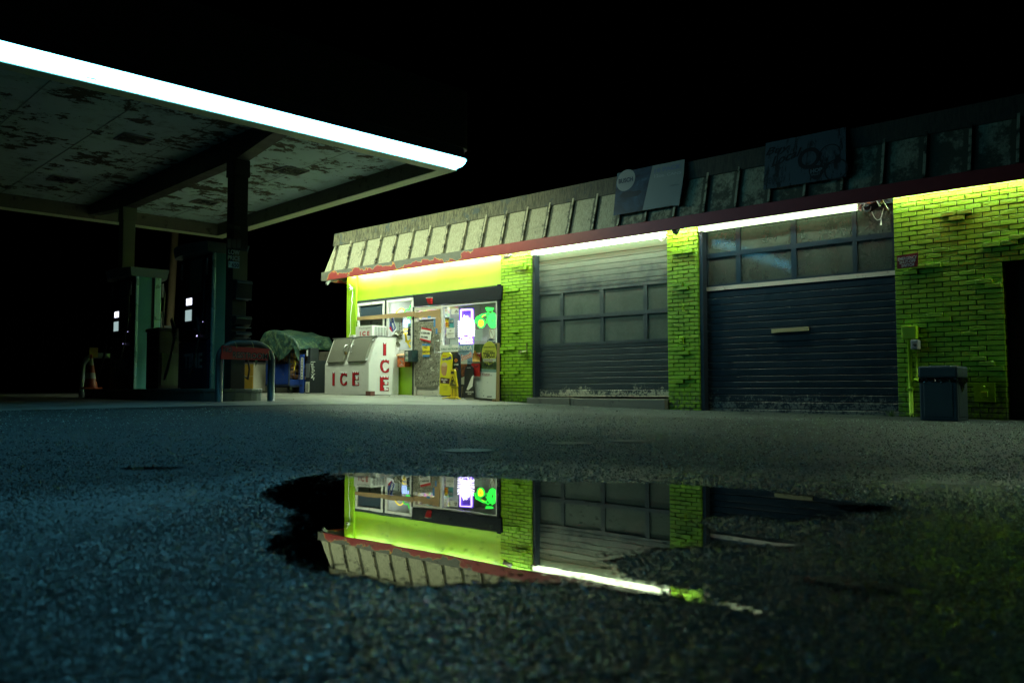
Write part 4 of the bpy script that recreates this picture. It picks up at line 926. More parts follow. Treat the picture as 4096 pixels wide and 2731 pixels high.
# ================================================================== SIGNS AND BOARDS AT THE SHOP
def board(name, label, cat, pts, t, mat, th=.006, group=None, org=None):
    p = poly(pts, t); xs = [q[0] for q in p]; zs = [q[1] for q in p]
    s = thing(name, label, cat, FAC, ((min(xs) + max(xs)) / 2, -t, min(zs)), group); m = MB(); m.prism(p, -t - th, -t); m.build('board', mat, s); s['_y'] = -t - th; return s
def letter(s, body, pxs, mat, bold=0.0, shear=0.0, t=None, rot=0.0, name='lettering'):
    y = s['_y']; r_ = rect(*pxs, -y); m = MB(); m.text(body, *r_, y - .001, bold=bold, shear=shear, rot=rot, ext=.001); return m.build(name, mat, s)
def patch(s, pts, mat, name='print', d=.0012):
    y = s['_y']; m = MB(); m.prism(poly(pts, -y), y - d, y); return m.build(name, mat, s)
def qr4(u0, v0, u1, v1): return [(u0, v0), (u1, v0), (u1, v1), (u0, v1)]
# door notices
s = board('nicotine_notice', 'tilted white notice with red bands about nicotine on the boarded door', 'sign', [(1686, 1308), (1727, 1317), (1722, 1370), (1679, 1358)], .048, PAPER)
patch(s, [(1686, 1308), (1727, 1317), (1726, 1324), (1685, 1315)], RED, 'red_band'); patch(s, [(1680, 1352), (1723, 1363), (1722, 1370), (1679, 1358)], RED, 'red_band')
letter(s, 'uct contains nicotine', (1684, 1326, 1720, 1336), INK, .02, rot=-.1); letter(s, 'dictive chemical.', (1683, 1342, 1712, 1352), INK, .02, rot=-.1)
s = board('door_restroom_notice', 'yellow handwritten NO Restroom note taped to the boarded door', 'sign', qr4(1690, 1376, 1719, 1426), .048, M((.75, .6, .02), .6))
letter(s, 'NO', (1695, 1383, 1709, 1394), INK, .01); letter(s, 'Restroom', (1690, 1399, 1719, 1412), INK, .01)
patch(s, qr4(1689, 1375, 1720, 1383), BLUET, 'blue_tape'); patch(s, qr4(1690, 1418, 1719, 1427), BLUET, 'blue_tape')
# white restroom board
s = board('public_restroom_board', 'white board with faded NO PUBLIC RESTROOM lettering under the window', 'sign', [(1760, 1381), (1834, 1378), (1833, 1406), (1762, 1408)], .12, M((.75, .77, .73), .5))
GRN = M((.16, .27, .25), .6); letter(s, 'NO', (1796, 1380, 1808, 1387), GRN, .03); letter(s, 'PUBLIC RESTROOM', (1765, 1391, 1831, 1400), GRN, .03)
# tall cut out bottle standee (drink mascot left out)
Z = gzf(-6, .3)
yb_ = .36
s = board('drink_standee', 'tall yellow bottle shaped cutout advertising chocolate milk', 'standee', [(1775, 1410), (1800, 1409), (1808, 1418), (1811, 1440), (1808, 1500), (1804, 1575), (1797, 1582), (1768, 1580), (1760, 1575), (1762, 1500), (1764, 1450), (1768, 1422)], yb_, M((.74, .66, .02), .45, var=.06, dirt=(.55, .55, .4), da=.66, ds=6), .02)
letter(s, 'Nestle', (1770, 1420, 1787, 1426), M((.6, .13, .04), .5), .02); letter(s, 'Nesquik', (1770, 1427, 1807, 1443), M((.015, .04, .3), .5), .05, rot=.16)
patch(s, [(1767, 1455), (1778, 1452), (1789, 1458), (1788, 1480), (1784, 1500), (1774, 1503), (1766, 1492), (1764, 1470)], M((.46, .24, .1), .6, var=.3, scale=14), 'cup_print'); patch(s, [(1768, 1454), (1776, 1448), (1786, 1452), (1790, 1462), (1778, 1466), (1767, 1463)], M((.62, .45, .26), .6), 'cream_print', .002)
patch(s, [(1762, 1509), (1804, 1514), (1803, 1536), (1761, 1532)], M((.07, .032, .022), .5), 'brown_band'); letter(s, 'Chocolate\nMilk', (1765, 1514, 1790, 1531), M((.75, .7, .6), .5), .03).location.y -= .001
for k in range(4): letter(s, ['natural', 'flavoured', 'reduced fat', 'milk'][k], (1774, 1542 + k * 5, 1790, 1545 + k * 5), M((.35, .3, .05), .5))
# can standee
s = board('can_standee', 'tall black can shaped cutout with orange flame mark', 'standee', [(1812, 1411), (1835, 1410), (1841, 1422), (1844, 1460), (1845, 1588), (1812, 1586), (1806, 1500), (1808, 1425)], .3, M((.012, .018, .03), .4), .02)
OR = M((.6, .2, .04), .5)
for k in range(4): u = 1817.5 + k * 3.6; h_ = (4, 7, 7, 4)[k]; patch(s, [(u, 1441 - h_), (u + 2.4, 1441 - h_ - (2 if k in (1,) else 0)), (u + 2.4, 1441 + h_ * 1.1), (u, 1441 + h_)], OR, 'flame_print')
letter(s, 'UPTIME', (1815, 1455, 1834, 1461), M((.7, .7, .66), .5), .03); letter(s, 'PREMIUM\nENERGY DRINK', (1818, 1470, 1832, 1479), M((.4, .12, .06), .5), .01)
# cigar poster
def sky_poster(c0, c1, mid, sc_=3, det=5):
    t = NT('printed_scene'); z = t.noise(sc_, det, .6); c = t.ramp(z, [(.35, c0), (.5, mid), (.65, c1)]); t.pbr(c, .45); return t.m
s = board('cigar_poster', 'pale blue filtered cigars poster with slanted red script between standees', 'poster', [(1833, 1377), (1893, 1377), (1893, 1455), (1842, 1455), (1836, 1410)], .07, sky_poster((.08, .15, .25), (.3, .45, .52), (.18, .3, .4)))
letter(s, 'SENECA', (1828, 1383, 1888, 1401), M((.7, .7, .6), .5), .01); letter(s, 'FILTERED CIGARS', (1838, 1403, 1878, 1409), M((.02, .03, .05), .5), .01)
letter(s, 'Smooth', (1843, 1411, 1888, 1437), M((.75, .7, .6), .5), .06, .35, rot=.25); q_ = letter(s, 'Smooth', (1843, 1411, 1888, 1437), M((.5, .08, .03), .5), .01, .35, rot=.25); q_.location.y -= .0015
patch(s, qr4(1844, 1436, 1869, 1455), M((.45, .46, .38), .6), 'pack_print'); letter(s, 'AVAILABLE', (1872, 1444, 1893, 1451), M((.02, .03, .05), .5), .02)
s = board('tobacco_poster', 'dark orange poster low behind the narrow black can cutout', 'poster', [(1844, 1455), (1868, 1455), (1868, 1512), (1844, 1512)], .07, sky_poster((.03, .01, .006), (.34, .1, .03), (.14, .04, .015), 7))
s = board('loose_plank', 'grey weathered plank leaning under the orange poster', 'plank', [(1846, 1545), (1851, 1545), (1845, 1592), (1838, 1592)], .2, WOODG, .025)
s = board('price_card', 'small white price cards beneath the orange tobacco poster', 'sign', [(1845, 1512), (1868, 1500), (1868, 1537), (1845, 1537)], .075, M((.6, .6, .5), .6)); letter(s, '$', (1859, 1508, 1865, 1516), INK, .02); letter(s, '2', (1859, 1521, 1865, 1530), INK, .02)
# narrow black can
s = board('slim_can_standee', 'short black slim can cutout with a white slash leaning by the price board', 'standee', [(1867, 1465), (1888, 1463), (1896, 1470), (1900, 1590), (1895, 1598), (1872, 1599), (1860, 1594), (1858, 1580), (1861, 1480)], .52, M((.012, .016, .022), .4), .02)
patch(s, [(1887, 1506), (1895, 1500), (1890, 1545), (1873, 1560), (1866, 1558)], PAPER, 'slash_print'); letter(s, 'ADRENALINE\nSHOC', (1862, 1564, 1895, 1578), PAPER, .02); letter(s, 'ZERO SUGAR', (1868, 1469, 1882, 1472), PAPER)
patch(s, [(1860, 1590), (1897, 1592), (1895, 1598), (1872, 1599), (1862, 1596)], M((.3, .3, .24), .5), 'rim_print')
# big price board
s = board('price_board', 'large scuffed white price board with a dollar mark and tobacco landscape on top', 'sign', [(1897, 1376), (1988, 1375), (1983, 1595), (1882, 1588), (1890, 1480)], .42, M((.74, .75, .64), .5, var=.06, dirt=(.4, .4, .33), da=.68, ds=16), .02)
def forest():
    t = NT('printed_forest'); n = t.noise(5, 7, .7, None, .5); x, y, z = t.sep(); c = t.ramp(n, [(.36, (.012, .025, .012)), (.5, (.05, .1, .03)), (.62, (.16, .2, .07)), (.72, (.25, .38, .38))]); t.pbr(c, .4); return t.m
patch(s, [(1897, 1376), (1988, 1375), (1986, 1489), (1892, 1484)], forest(), 'forest_print')
patch(s, [(1925, 1475), (1985, 1478), (1985, 1489), (1924, 1487)], M((.2, .32, .28), .5, var=.4, scale=14), 'grass_print', .002)
m = MB(); cc = at(1957, 1412, .44); m.disc((cc[0], s['_y'] - .003, cc[1]), .2, 28, 'Y', 1.15); m.build('badge_print', M((.5, .52, .05), .5, var=.2, scale=4), s)
y0_ = s['_y']; s['_y'] = y0_ - .004
letter(s, 'NATURALLY SMOOTH TASTE', (1935, 1385, 1979, 1391), M((.05, .07, .02), .5)); letter(s, 'Whole-Leaf', (1940, 1399, 1974, 1408), M((.06, .08, .02), .5), 0, .3)
letter(s, 'TOBACCO', (1933, 1409, 1980, 1431), INK, .035); letter(s, '&', (1955, 1432, 1959, 1436), INK); letter(s, 'North Carolina', (1938, 1437, 1972, 1444), M((.4, .07, .02), .5), 0, .3)
patch(s, qr4(1932, 1434, 1984, 1446), M((.5, .55, .45), .5), 'cloud_print', .0005); letter(s, 'WATER', (1936, 1447, 1973, 1469), INK, .035); s['_y'] = y0_
letter(s, 'Winston', (1926, 1490, 1959, 1504), M((.22, .02, .02), .5), .012); letter(s, 'Select', (1961, 1497, 1969, 1503), M((.3, .3, .26), .5), 0, .3); letter(s, '$', (1890, 1542, 1899, 1561), INK, .03)
patch(s, qr4(1890, 1510, 1925, 1523), M((.68, .68, .58), .5), 'small_print'); letter(s, 'surgeon general warning\nsmoking causes lung cancer', (1892, 1514, 1922, 1520), M((.2, .2, .18), .5)).location.y -= .001
patch(s, qr4(1948, 1584, 1967, 1588), INK, 'maker_mark')
for u, v in ((1918, 1557), (1934, 1561), (1927, 1569), (1900, 1573), (1950, 1528)): patch(s, qr4(u, v, u + 1.6, v + 2), INK, 'scuff')
m = MB(); cc = at(1935, 1582, .44); m.disc((cc[0], s['_y'] - .002, cc[1]), .011); m.build('hole', INK, s)
s2 = board('cigarette_pack_cutout', 'red open cigarette pack cutout mounted over the price board', 'standee', [(1889, 1452), (1921, 1452), (1921, 1505), (1886, 1503)], .47, M((.42, .012, .012), .45), .02)
patch(s2, [(1889, 1446), (1922, 1446), (1921, 1453), (1889, 1453)], M((.25, .27, .24), .4, .5), 'foil'); patch(s2, [(1892, 1411), (1925, 1409), (1924, 1446), (1890, 1446)], M((.2, .02, .02), .5), 'lid', .0008)
letter(s2, 'Winston', (1895, 1410, 1921, 1415), PAPER, .02).location.y -= .001
for k, (u, v) in enumerate(((1893, 1420), (1899, 1403), (1905, 1413), (1911, 1424), (1916, 1428))):
    m = MB(); a_ = at(u + 2, v, .49); e_ = at(u + 1, 1446, .49); m.tube([(a_[0], s2['_y'] - .012, a_[1]), (e_[0], s2['_y'] - .008, e_[1])], .016, 8); m.build('cigarette', M((.62, .36, .06), .6) if k != 9 else PAPER, s2)
patch(s2, [(1893, 1459), (1903, 1464), (1915, 1458), (1911, 1468), (1904, 1472), (1897, 1468)], M((.15, .008, .008), .5), 'bird_emblem')
s = board('plywood_sheet', 'upright raw plywood sheet behind the price board beside the brick pillar', 'plank', [(1988, 1373), (1999, 1372), (1998, 1608), (1982, 1606)], .22, WOODZ, .1)
# wet floor sign
zg = gzf(-5.4, .8)
def wf(u, v): q = at(u, v, .8); return q
s = thing('wet_floor_sign', 'yellow folding wet floor caution sign with spread feet', 'caution sign', FAC, (wf(1816, 1590)[0], -.8, zg))
m = MB(); o_ = [(1805, 1480), (1811, 1476), (1820, 1477), (1824, 1483), (1826, 1508), (1833, 1545), (1831, 1549), (1803, 1547), (1800, 1544), (1804, 1510)]
op = poly(o_, .8); m.prism(op, -.83, -.79); fp = m.build('front_panel', YEL, s)
m = MB(); m.prism(poly([(1809, 1484), (1820, 1484), (1821, 1496), (1808, 1495)], .8), -.8315, -.829); m.build('grip_hole', M((.02, .018, .01), .7), fp)
m = MB()
tri = poly([(1814, 1506), (1828, 1542), (1805, 1540)], .8)
for i in range(3): a_, e_ = tri[i], tri[(i + 1) % 3]; m.tube([(a_[0], -.832, a_[1]), (e_[0], -.832, e_[1])], .0055, 6)
hd = at(1815, 1521, .8); m.disc((hd[0], -.8325, hd[1]), .016, 12)
for a_, e_ in (((1815, 1523), (1812, 1531)), ((1812, 1531), (1808, 1534)), ((1813, 1530), (1818, 1535)), ((1814, 1525), (1819, 1523)), ((1814, 1526), (1810, 1523)), ((1811, 1537), (1823, 1538))): a_, e_ = at(*a_, .8), at(*e_, .8); m.tube([(a_[0], -.832, a_[1]), (e_[0], -.832, e_[1])], .007, 6)
m.build('pictogram', INK, fp)
m = MB(); m.prism(poly([(1804, 1549), (1830, 1550), (1832, 1592), (1804, 1590)], .8), -.815, -.785); lp = m.build('leg_panel', YEL, s)
m = MB()
for u in (1812, 1823): a_, e_ = at(u, 1555, .8), at(u + .5, 1588, .8); m.tube([(a_[0], -.817, a_[1]), (e_[0], -.817, e_[1])], .006, 6)
m.build('groove', M((.25, .18, .01), .5), lp)
for u, v in ((1781, 1594), (1853, 1597)):
    m = MB(); a_, e_ = at(1817, 1591, .8), at(u, v, .8); m.tube([(a_[0], -.81, zg + .03), ((a_[0] * .5 + e_[0] * .5), -.84, zg + .03), (e_[0], -.88, zg + .012)], [.022, .016, .012], 8); m.build('foot', YEL, s)
m = MB(); a_ = at(1817, 1591, .8); m.box(a_[0] - .1, a_[0] + .1, -.87, -.76, zg, zg + .05, .015); m.build('base', YEL, s)

# ---- things in and on the shop windows
def pane_item(name, label, cat, pts, mat, t=-.01, texts=(), th=.002, group=None):
    s = board(name, label, cat, pts, t, mat, th, group)
    for body, pxs, mt, bo in texts: letter(s, body, pxs, mt, bo)
    return s
pane_item('camera_notice', 'white surveillance notice with a camera drawing high in the neon window', 'notice', [(1806, 1237), (1834, 1234), (1835, 1258), (1804, 1257)], PAPER, .0, [('WARNING\nSECURITY CAMERAS', (1819, 1240, 1833, 1250), INK, .02), ('in use', (1822, 1252, 1831, 1256), BLUET, 0)])
pane_item('smoking_notice', 'small white no smoking sticker at the top corner of the neon window', 'notice', qr4(1779, 1234, 1790, 1256), PAPER, .0, [('O', (1781, 1236, 1788, 1246), RED, 0)])
pane_item('age_notice', 'yellow and red age warning sticker beside a teal notice', 'notice', qr4(1782, 1276, 1794, 1309), YEL, .0, [('WE CARD', (1783, 1278, 1793, 1283), INK, .02), ('NO', (1783, 1290, 1793, 1298), RED, .05), ('MINORS', (1783, 1300, 1793, 1305), RED, .03)])
s = pane_item('teal_notice', 'teal and navy notice sticker in the neon window', 'notice', qr4(1798, 1274, 1815, 1311), M((.06, .3, .32), .6), .0); patch(s, qr4(1798, 1278, 1814, 1293), M((.01, .05, .09), .6), 'band'); letter(s, 'NO LOITERING\nNO PARKING', (1799, 1281, 1813, 1290), PAPER, .02).location.y -= .001
pane_item('menu_sheet', 'white typed letter taped at the lower corner of the neon window', 'paper', [(1786, 1313), (1819, 1310), (1819, 1350), (1787, 1352)], PAPER, .0, [('OPEN', (1798, 1320, 1805, 1324), INK, .02), ('please have your\nidentification ready', (1790, 1330, 1816, 1337), INK, 0), ('thank you', (1792, 1343, 1814, 1345), INK, 0)])
pane_item('plain_sheet', 'blank pale sheet hanging behind glass between the two neon signs', 'paper', qr4(1899, 1318, 1930, 1362), M((.6, .68, .62), .7), -.03)
pane_item('second_sheet', 'blank pale sheet lower in the neon window beneath the beer glass rays', 'paper', qr4(1800, 1352, 1836, 1376), M((.78, .8, .74), .7), -.03)
s = pane_item('prohibition_sticker', 'white sticker with a thin barred circle near the window edge', 'notice', [(1957, 1315), (1982, 1318), (1980, 1354), (1959, 1352)], M((.65, .7, .6), .7), .0)
m = MB(); cc = at(1969, 1335, .002); m.tube([(cc[0] + .07 * math.cos(a_), -.004, cc[1] + .1 * math.sin(a_)) for a_ in np.linspace(0, 2 * math.pi, 25)[:-1]], .004, 6, closed=True); m.tube([(cc[0] - .045, -.004, cc[1] + .07), (cc[0] + .045, -.004, cc[1] - .07)], .004, 6); m.build('symbol', M((.25, .1, .03), .5), s)
s = pane_item('farm_sticker', 'dark blue half round sticker at the foot of the neon window', 'notice', [(1948, 1374), (1950, 1362), (1957, 1355), (1966, 1353), (1976, 1358), (1982, 1368), (1983, 1374)], M((.01, .05, .09), .5), .0, [('Farm to Pack', (1954, 1360, 1981, 1367), PAPER, .03)])
# first two windows
s = pane_item('dark_advert', 'dark navy advert filling the upper half of the plank barred window', 'poster', [(1440, 1222), (1530, 1214), (1530, 1300), (1440, 1300)], M((.11, .16, .23), .5), -.03, [('every day.', (1508, 1223, 1529, 1229), M((.4, .42, .4), .5), 0)])
s = pane_item('grey_advert', 'grey sheet with dark lettering under the window plank', 'poster', [(1438, 1281), (1532, 1276), (1532, 1312), (1438, 1312)], M((.22, .22, .17), .6), -.03, [('E', (1482, 1283, 1490, 1296), INK, .03), ('11.69', (1492, 1290, 1512, 1297), INK, .02), ('11.1', (1516, 1289, 1532, 1297), INK, .02)])
m = MB(); m.prism(poly([(1429, 1268), (1656, 1246), (1656, 1266), (1429, 1281)], .05), -.065, -.03); solo(m, 'window_plank', 'long weathered plank nailed across both shop windows', 'plank', WOODX, FAC)
s = pane_item('slanted_banner', 'blue banner slanting down with a red tip in the second window', 'poster', [(1556, 1272), (1573, 1272), (1584, 1313), (1571, 1328), (1558, 1312)], M((.03, .06, .25), .6), -.02); letter(s, 'ALL MALL', (1553, 1289, 1587, 1299), PAPER, .03, rot=-1.1); patch(s, [(1556, 1312), (1563, 1305), (1571, 1328), (1567, 1326)], RED, 'red_tip')
s = pane_item('tall_banner', 'white upright banner with sideways REAL lettering in the second window', 'poster', [(1574, 1272), (1613, 1268), (1612, 1335), (1584, 1326), (1586, 1312)], M((.7, .72, .7), .6), -.025); letter(s, 'REAL', (1585, 1307, 1613, 1314), INK, .03, rot=-math.pi / 2); letter(s, 'REAL OFFER', (1584, 1308, 1630, 1314), M((.3, .05, .03), .5), .03, rot=-math.pi / 2)
s = pane_item('black_notice', 'black notice with white lines and an asterisk beside the door', 'notice', [(1632, 1305), (1655, 1305), (1655, 1343), (1630, 1342)], M((.012, .016, .02), .5), .0, [('*', (1633, 1308, 1638, 1316), PAPER, .06), ('store hours\nring bell\nservice at\nwindow after\nmidnight', (1639, 1310, 1654, 1336), PAPER, .02)])
pane_item('mint_notice', 'mint green paper strip above the black notice', 'notice', [(1632, 1294), (1655, 1291), (1655, 1303), (1632, 1306)], M((.2, .5, .42), .6), .0, [('fresh coffee', (1634, 1296, 1654, 1301), INK, 0)])
m = MB(); m.prism(poly([(1617, 1335), (1625, 1333), (1630, 1362), (1653, 1352), (1653, 1361), (1634, 1370), (1645, 1388), (1638, 1391), (1626, 1369), (1618, 1367), (1622, 1360)], .0), -.003, 0); solo(m, 'yellow_tape', 'strips of bright yellow tape crossing on the glass beside the door', 'tape', M((.75, .6, .01), .6), FAC)
# crumpled sheet
m = MB(); gx_, gz_ = 14, 18; P_ = []
rr_ = rect(1556, 1322, 1616, 1390, .12)
for j in range(gz_ + 1):
    for i in range(gx_ + 1):
        u = i / gx_; w = j / gz_; x = rr_[0] + (rr_[1] - rr_[0]) * (.55 * u + .45 * (1 - w) * .9 + .45 * u * w * .2); z = rr_[3] + (rr_[2] - rr_[3]) * (w * (.55 + .45 * u)); 
        P_.append((x, -.1 - .07 * noise.noise(Vector((u * 5, w * 5, 1))) - .05 * noise.noise(Vector((u * 12, w * 9, 4))), z))
m._add(P_, [(j * (gx_ + 1) + i, (j + 1) * (gx_ + 1) + i, (j + 1) * (gx_ + 1) + i + 1, j * (gx_ + 1) + i + 1) for j in range(gz_) for i in range(gx_)], False)
cr = solo(m, 'crumpled_sheet', 'crumpled grey plastic sheet slumped between freezer and shop window', 'plastic sheet', M((.3, .3, .24), .3, .2), FAC)
cr.modifiers.new('thick', 'SOLIDIFY').thickness = .004

# ---- neon signs
def glowtube(m, pts, r=.009, closed=False): m.tube([(q[0], q[2] if len(q) > 2 else NY, q[1]) for q in pts], r, 8, True, closed)
NY = .03; TN = -NY
VIO = EM((.42, .28, 1.0), 9); PINK = EM((.85, .8, 1.0), 7); GRE = EM((.03, 1.0, .06), 3.2); YEN = EM((1.0, .75, .02), 4); BLN = EM((.3, .45, 1), 5)
s = thing('beer_neon', 'violet and white neon sign of a beer glass with rays', 'neon sign', FAC, (at(1865, 1378, TN)[0], NY, at(1865, 1378, TN)[1]))
m = MB(); m.prism(poly([(1838, 1234), (1896, 1232), (1896, 1376), (1836, 1378)], TN - .03), NY + .03, NY + .036); m.build('backing', M((.2, .1, .6), .4), s)
m = MB(); K2 = 7.84
def nz(l): return [at(1770 + x / K2, 1200 + y / K2, TN) for x, y in l]
glowtube(m, nz([(580, 700), (580, 310), (920, 300), (920, 680)]), .016); glowtube(m, nz([(580, 1200), (580, 1050)]), .013); glowtube(m, nz([(905, 1050), (905, 1190)]), .013); glowtube(m, nz([(570, 1355), (945, 1340)]), .013); glowtube(m, nz([(950, 320), (950, 680)]), .005); m.build('frame_tube', VIO, s)
m = MB(); glowtube(m, nz([(640, 590), (840, 580), (860, 660), (850, 1090), (800, 1190), (660, 1195), (630, 1100), (620, 660)]), .013, True)
for k in range(6): x = 655 + k * 36; glowtube(m, nz([(x, 620), (x, 1085)]), .017)
for k in range(8):
    y = 720 + k * 52; dy_ = (k - 3.5) * 26
    glowtube(m, nz([(600, y + 20), (495, y + dy_ * .6)]), .009); glowtube(m, nz([(890, y), (1010, y - 20 + dy_ * .6)]), .009)
m.build('glass_tube', PINK, s)
y_ = NY - .006; m = MB(); r_ = [nz([(665, 560)])[0], nz([(805, 470)])[0]]; m.text('Ice', r_[0][0], r_[1][0], r_[0][1], r_[1][1], y_, .3, .02, .012); r_ = [nz([(525, 1305)])[0], nz([(945, 1215)])[0]]; m.text('Crafted Gold', r_[0][0], r_[1][0], r_[0][1], r_[1][1], y_, .3, .03, .012); m.build('lettering', PINK, s)
s = thing('tractor_neon', 'green neon sign shaped like a farm tractor with big rear wheel', 'neon sign', FAC, (at(1945, 1310, TN)[0], NY, at(1945, 1310, TN)[1]))
def ell(cx, cy, rx, ry, n=28): return [(cx + rx * math.cos(a), cy + ry * math.sin(a)) for a in np.linspace(0, 2 * math.pi, n + 1)[:-1]]
m = MB()
for r1_ in (1.0, .8, .58, .34): glowtube(m, nz(ell(1580, 640, 130 * r1_, 215 * r1_)), 0.0175, True)
for a in np.linspace(0, 2 * math.pi, 15)[:-1]: glowtube(m, nz([(1580 + 128 * math.cos(a), 640 + 212 * math.sin(a)), (1580 + 142 * math.cos(a + .1), 640 + 236 * math.sin(a + .1))]), 0.0108)
glowtube(m, nz(ell(1215, 725, 105, 130)), 0.0162, True)
for a in np.linspace(0, 2 * math.pi, 11)[:-1]: glowtube(m, nz([(1215 + 105 * math.cos(a), 725 + 130 * math.sin(a)), (1215 + 118 * math.cos(a + .1), 725 + 150 * math.sin(a + .1))]), 0.0095)
glowtube(m, nz([(1050, 640), (1070, 550), (1240, 460), (1380, 430), (1420, 520), (1440, 600)]), 0.0149); glowtube(m, nz([(1050, 640), (1000, 650), (1000, 700), (1050, 720), (1080, 620)]), 0.0121); glowtube(m, nz([(1110, 580), (1260, 500), (1380, 470)]), 0.0108)
glowtube(m, nz([(1370, 260), (1590, 270), (1590, 285)]), 0.0189); glowtube(m, nz([(1380, 320), (1560, 320)]), 0.0121); glowtube(m, nz([(1400, 420), (1440, 380), (1470, 430)]), 0.0108); glowtube(m, nz([(1560, 370), (1580, 420)]), 0.0108); glowtube(m, nz([(1440, 520), (1480, 440), (1580, 420)]), 0.0121)
for y in (590, 650, 710): glowtube(m, nz([(1370, y), (1450, y)]), 0.0095)
m.build('green_tube', GRE, s)
m = MB(); glowtube(m, nz(ell(1212, 730, 62, 92)), 0.0149, True); glowtube(m, nz(ell(1212, 730, 28, 50)), 0.0108, True); glowtube(m, nz([(1240, 530), (1300, 480), (1360, 470)]), 0.0095); m.build('yellow_tube', YEN, s)
s = thing('coast_neon', 'neon sign with yellow arc, green palm and blue lettering in the second window', 'neon sign', FAC, (-7.4, .06, 1.5)); NY = .06
def nz(l): return [at(1400 + x / 5.6, 1150 + y / 5.6, -.06) for x, y in l]
m = MB(); glowtube(m, nz([(1035, 580), (1060, 530), (1110, 480), (1160, 465), (1200, 485), (1230, 530)]), .011); glowtube(m, nz([(1390, 640), (1430, 690), (1440, 740)]), .011); glowtube(m, nz([(1185, 980), (1230, 930), (1290, 930)]), .011); glowtube(m, nz([(1185, 1020), (1300, 1020)]), .01); m.build('yellow_tube', YEN, s)
m = MB(); glowtube(m, nz([(1220, 560), (1240, 510), (1290, 485), (1330, 500)]), .011); glowtube(m, nz([(1335, 480), (1360, 400), (1420, 385), (1460, 400)]), .011); glowtube(m, nz([(1380, 500), (1390, 450), (1440, 470)]), .009); glowtube(m, nz([(1280, 650), (1300, 700), (1330, 640), (1350, 700), (1370, 640)]), .009); m.build('green_tube', GRE, s)
m = MB()
for x in (1195, 1245, 1295): glowtube(m, nz([(x, 840), (x, 740), (x + 20, 725), (x + 38, 740), (x + 38, 840)]), .011)
glowtube(m, nz([(1190, 870), (1290, 872)]), .011); glowtube(m, nz([(930, 690), (980, 675), (1030, 690)]), .01); m.build('blue_tube', BLN, s)
# shelves with goods inside the shop
def goods():
    t = NT('packets'); a = t.vor(9, t.co((1, .3, 1.6)), out='Color'); t.pbr(t.mix(.72, a, (.3, .26, .17)), .5); return t.m
GOODS = goods()
for i, (x0_, x1_, y0_) in enumerate(((-8.9, -7.6, 1.9), (-7.5, -6.0, 2.3), (-5.8, -4.2, 2.2))):
    s = thing('store_shelf', ['stocked shelf seen through the plank barred windows', 'stocked shelf deep behind the entrance door', 'stocked shelf behind the neon signs'][i], 'shelf', FAC, ((x0_ + x1_) / 2, y0_, .2))
    m = MB()
    zsh = (.3, .75, 1.2, 1.65, 2.1) if i < 1 else (.3, .75)
    for z in zsh: m.box(x0_, x1_, y0_ - .2, y0_ + .2, z, z + .02)
    for x in (x0_, x1_ - .03): m.box(x, x + .03, y0_ - .21, y0_ + .21, .2, 2.3 if i < 1 else 1.1)
    m.build('rack', DULLMETAL, s); m = MB()
    for z in [q + .02 for q in zsh]:
        x = x0_ + .05
        while x < x1_ - .15: w = R.uniform(.08, .2); m.box(x, x + w - .01, y0_ - .17, y0_ + .1, z, z + R.uniform(.18, .36)); x += w
    m.build('packets', GOODS, s)

# ================================================================== ROOF BANNERS
BT = .2; BAN = FAC @ Matrix.Translation((0, -.475, 3.17)) @ Matrix.Rotation(-math.atan(BT), 4, 'X')
def ban_at(u, v):
    r = ray(u, v); a0 = np.dot(CAMP - P0, N) + BT * (HCAM - 3.17); k = (.475 - a0) / (np.dot(r, N) + BT * r[2]); p = CAMP + k * r
    return float(np.dot(p - P0, U)), float((p[2] - 3.17) * math.sqrt(1 + BT * BT))
def bpoly(pts): return [ban_at(u, v) for u, v in pts]
def b21(pts, ox=2400, oy=600, k=5.2275): return bpoly([(ox + x / k, oy + y / k) for x, y in pts])
def banner(name, label, pts, mat):
    xs = [p[0] for p in pts]; zs = [p[1] for p in pts]; s = thing(name, label, 'banner', BAN, (sum(xs) / len(xs), 0, min(zs))); m = MB(); m.prism(pts, -.004, 0); m.build('sheet', mat, s); return s
def bquad(s, body, q, mat, y=-.0055, bold=0.0, shear=0.0): m = MB(); m.text(body, 0, 1, 0, 1, y, bold=bold, shear=shear, quad=q, ext=.0008); return m.build('lettering', mat, s)
def winter():
    t = NT('printed_winter_scene'); n = t.noise(1.6, 7, .65, t.co((1, 1, 1.5)), .5); c = t.ramp(n, [(.4, (.006, .012, .025)), (.55, (.02, .05, .09)), (.66, (.06, .13, .19)), (.76, (.2, .28, .32))]); t.pbr(c, .5); return t.m
s = banner('beer_banner', 'dark blue winter themed beer banner with a round white emblem on the roof', b21([(365, 490), (1100, 335), (890, 1270), (280, 1375)]), winter())
e = b21([(545, 636)])[0]; m = MB(); m.disc((e[0], -.0055, e[1]), .19, 28, 'Y', 1.05); m.build('emblem', M((.22, .25, .25), .5), s)
m = MB(); m.prism(b21([(400, 985), (480, 890), (620, 850), (700, 870), (840, 840), (880, 880), (800, 960), (600, 1000)]), -.0055, -.004); m.build('mountain_print', M((.012, .02, .03), .6), s)
bquad(s, 'BUSCH', b21([(395, 715), (690, 655), (690, 560), (395, 620)]), M((.02, .035, .06), .5), -.007, .03)
s = banner('price_banner', 'pale faded 18 PACK banner next to the beer banner', b21([(1102, 335), (1770, 200), (1752, 520), (1655, 1165), (1500, 1166), (886, 1270)]), M((.2, .24, .235), .7, var=.06, scale=2))
bquad(s, '18 PACK', b21([(1140, 490), (1710, 380), (1710, 285), (1140, 395)]), M((.14, .19, .27), .6), -.0055, .05)
bquad(s, '12oz. CANS', b21([(1140, 590), (1700, 500), (1700, 440), (1140, 520)]), M((.3, .35, .34), .6), -.0055, .02)
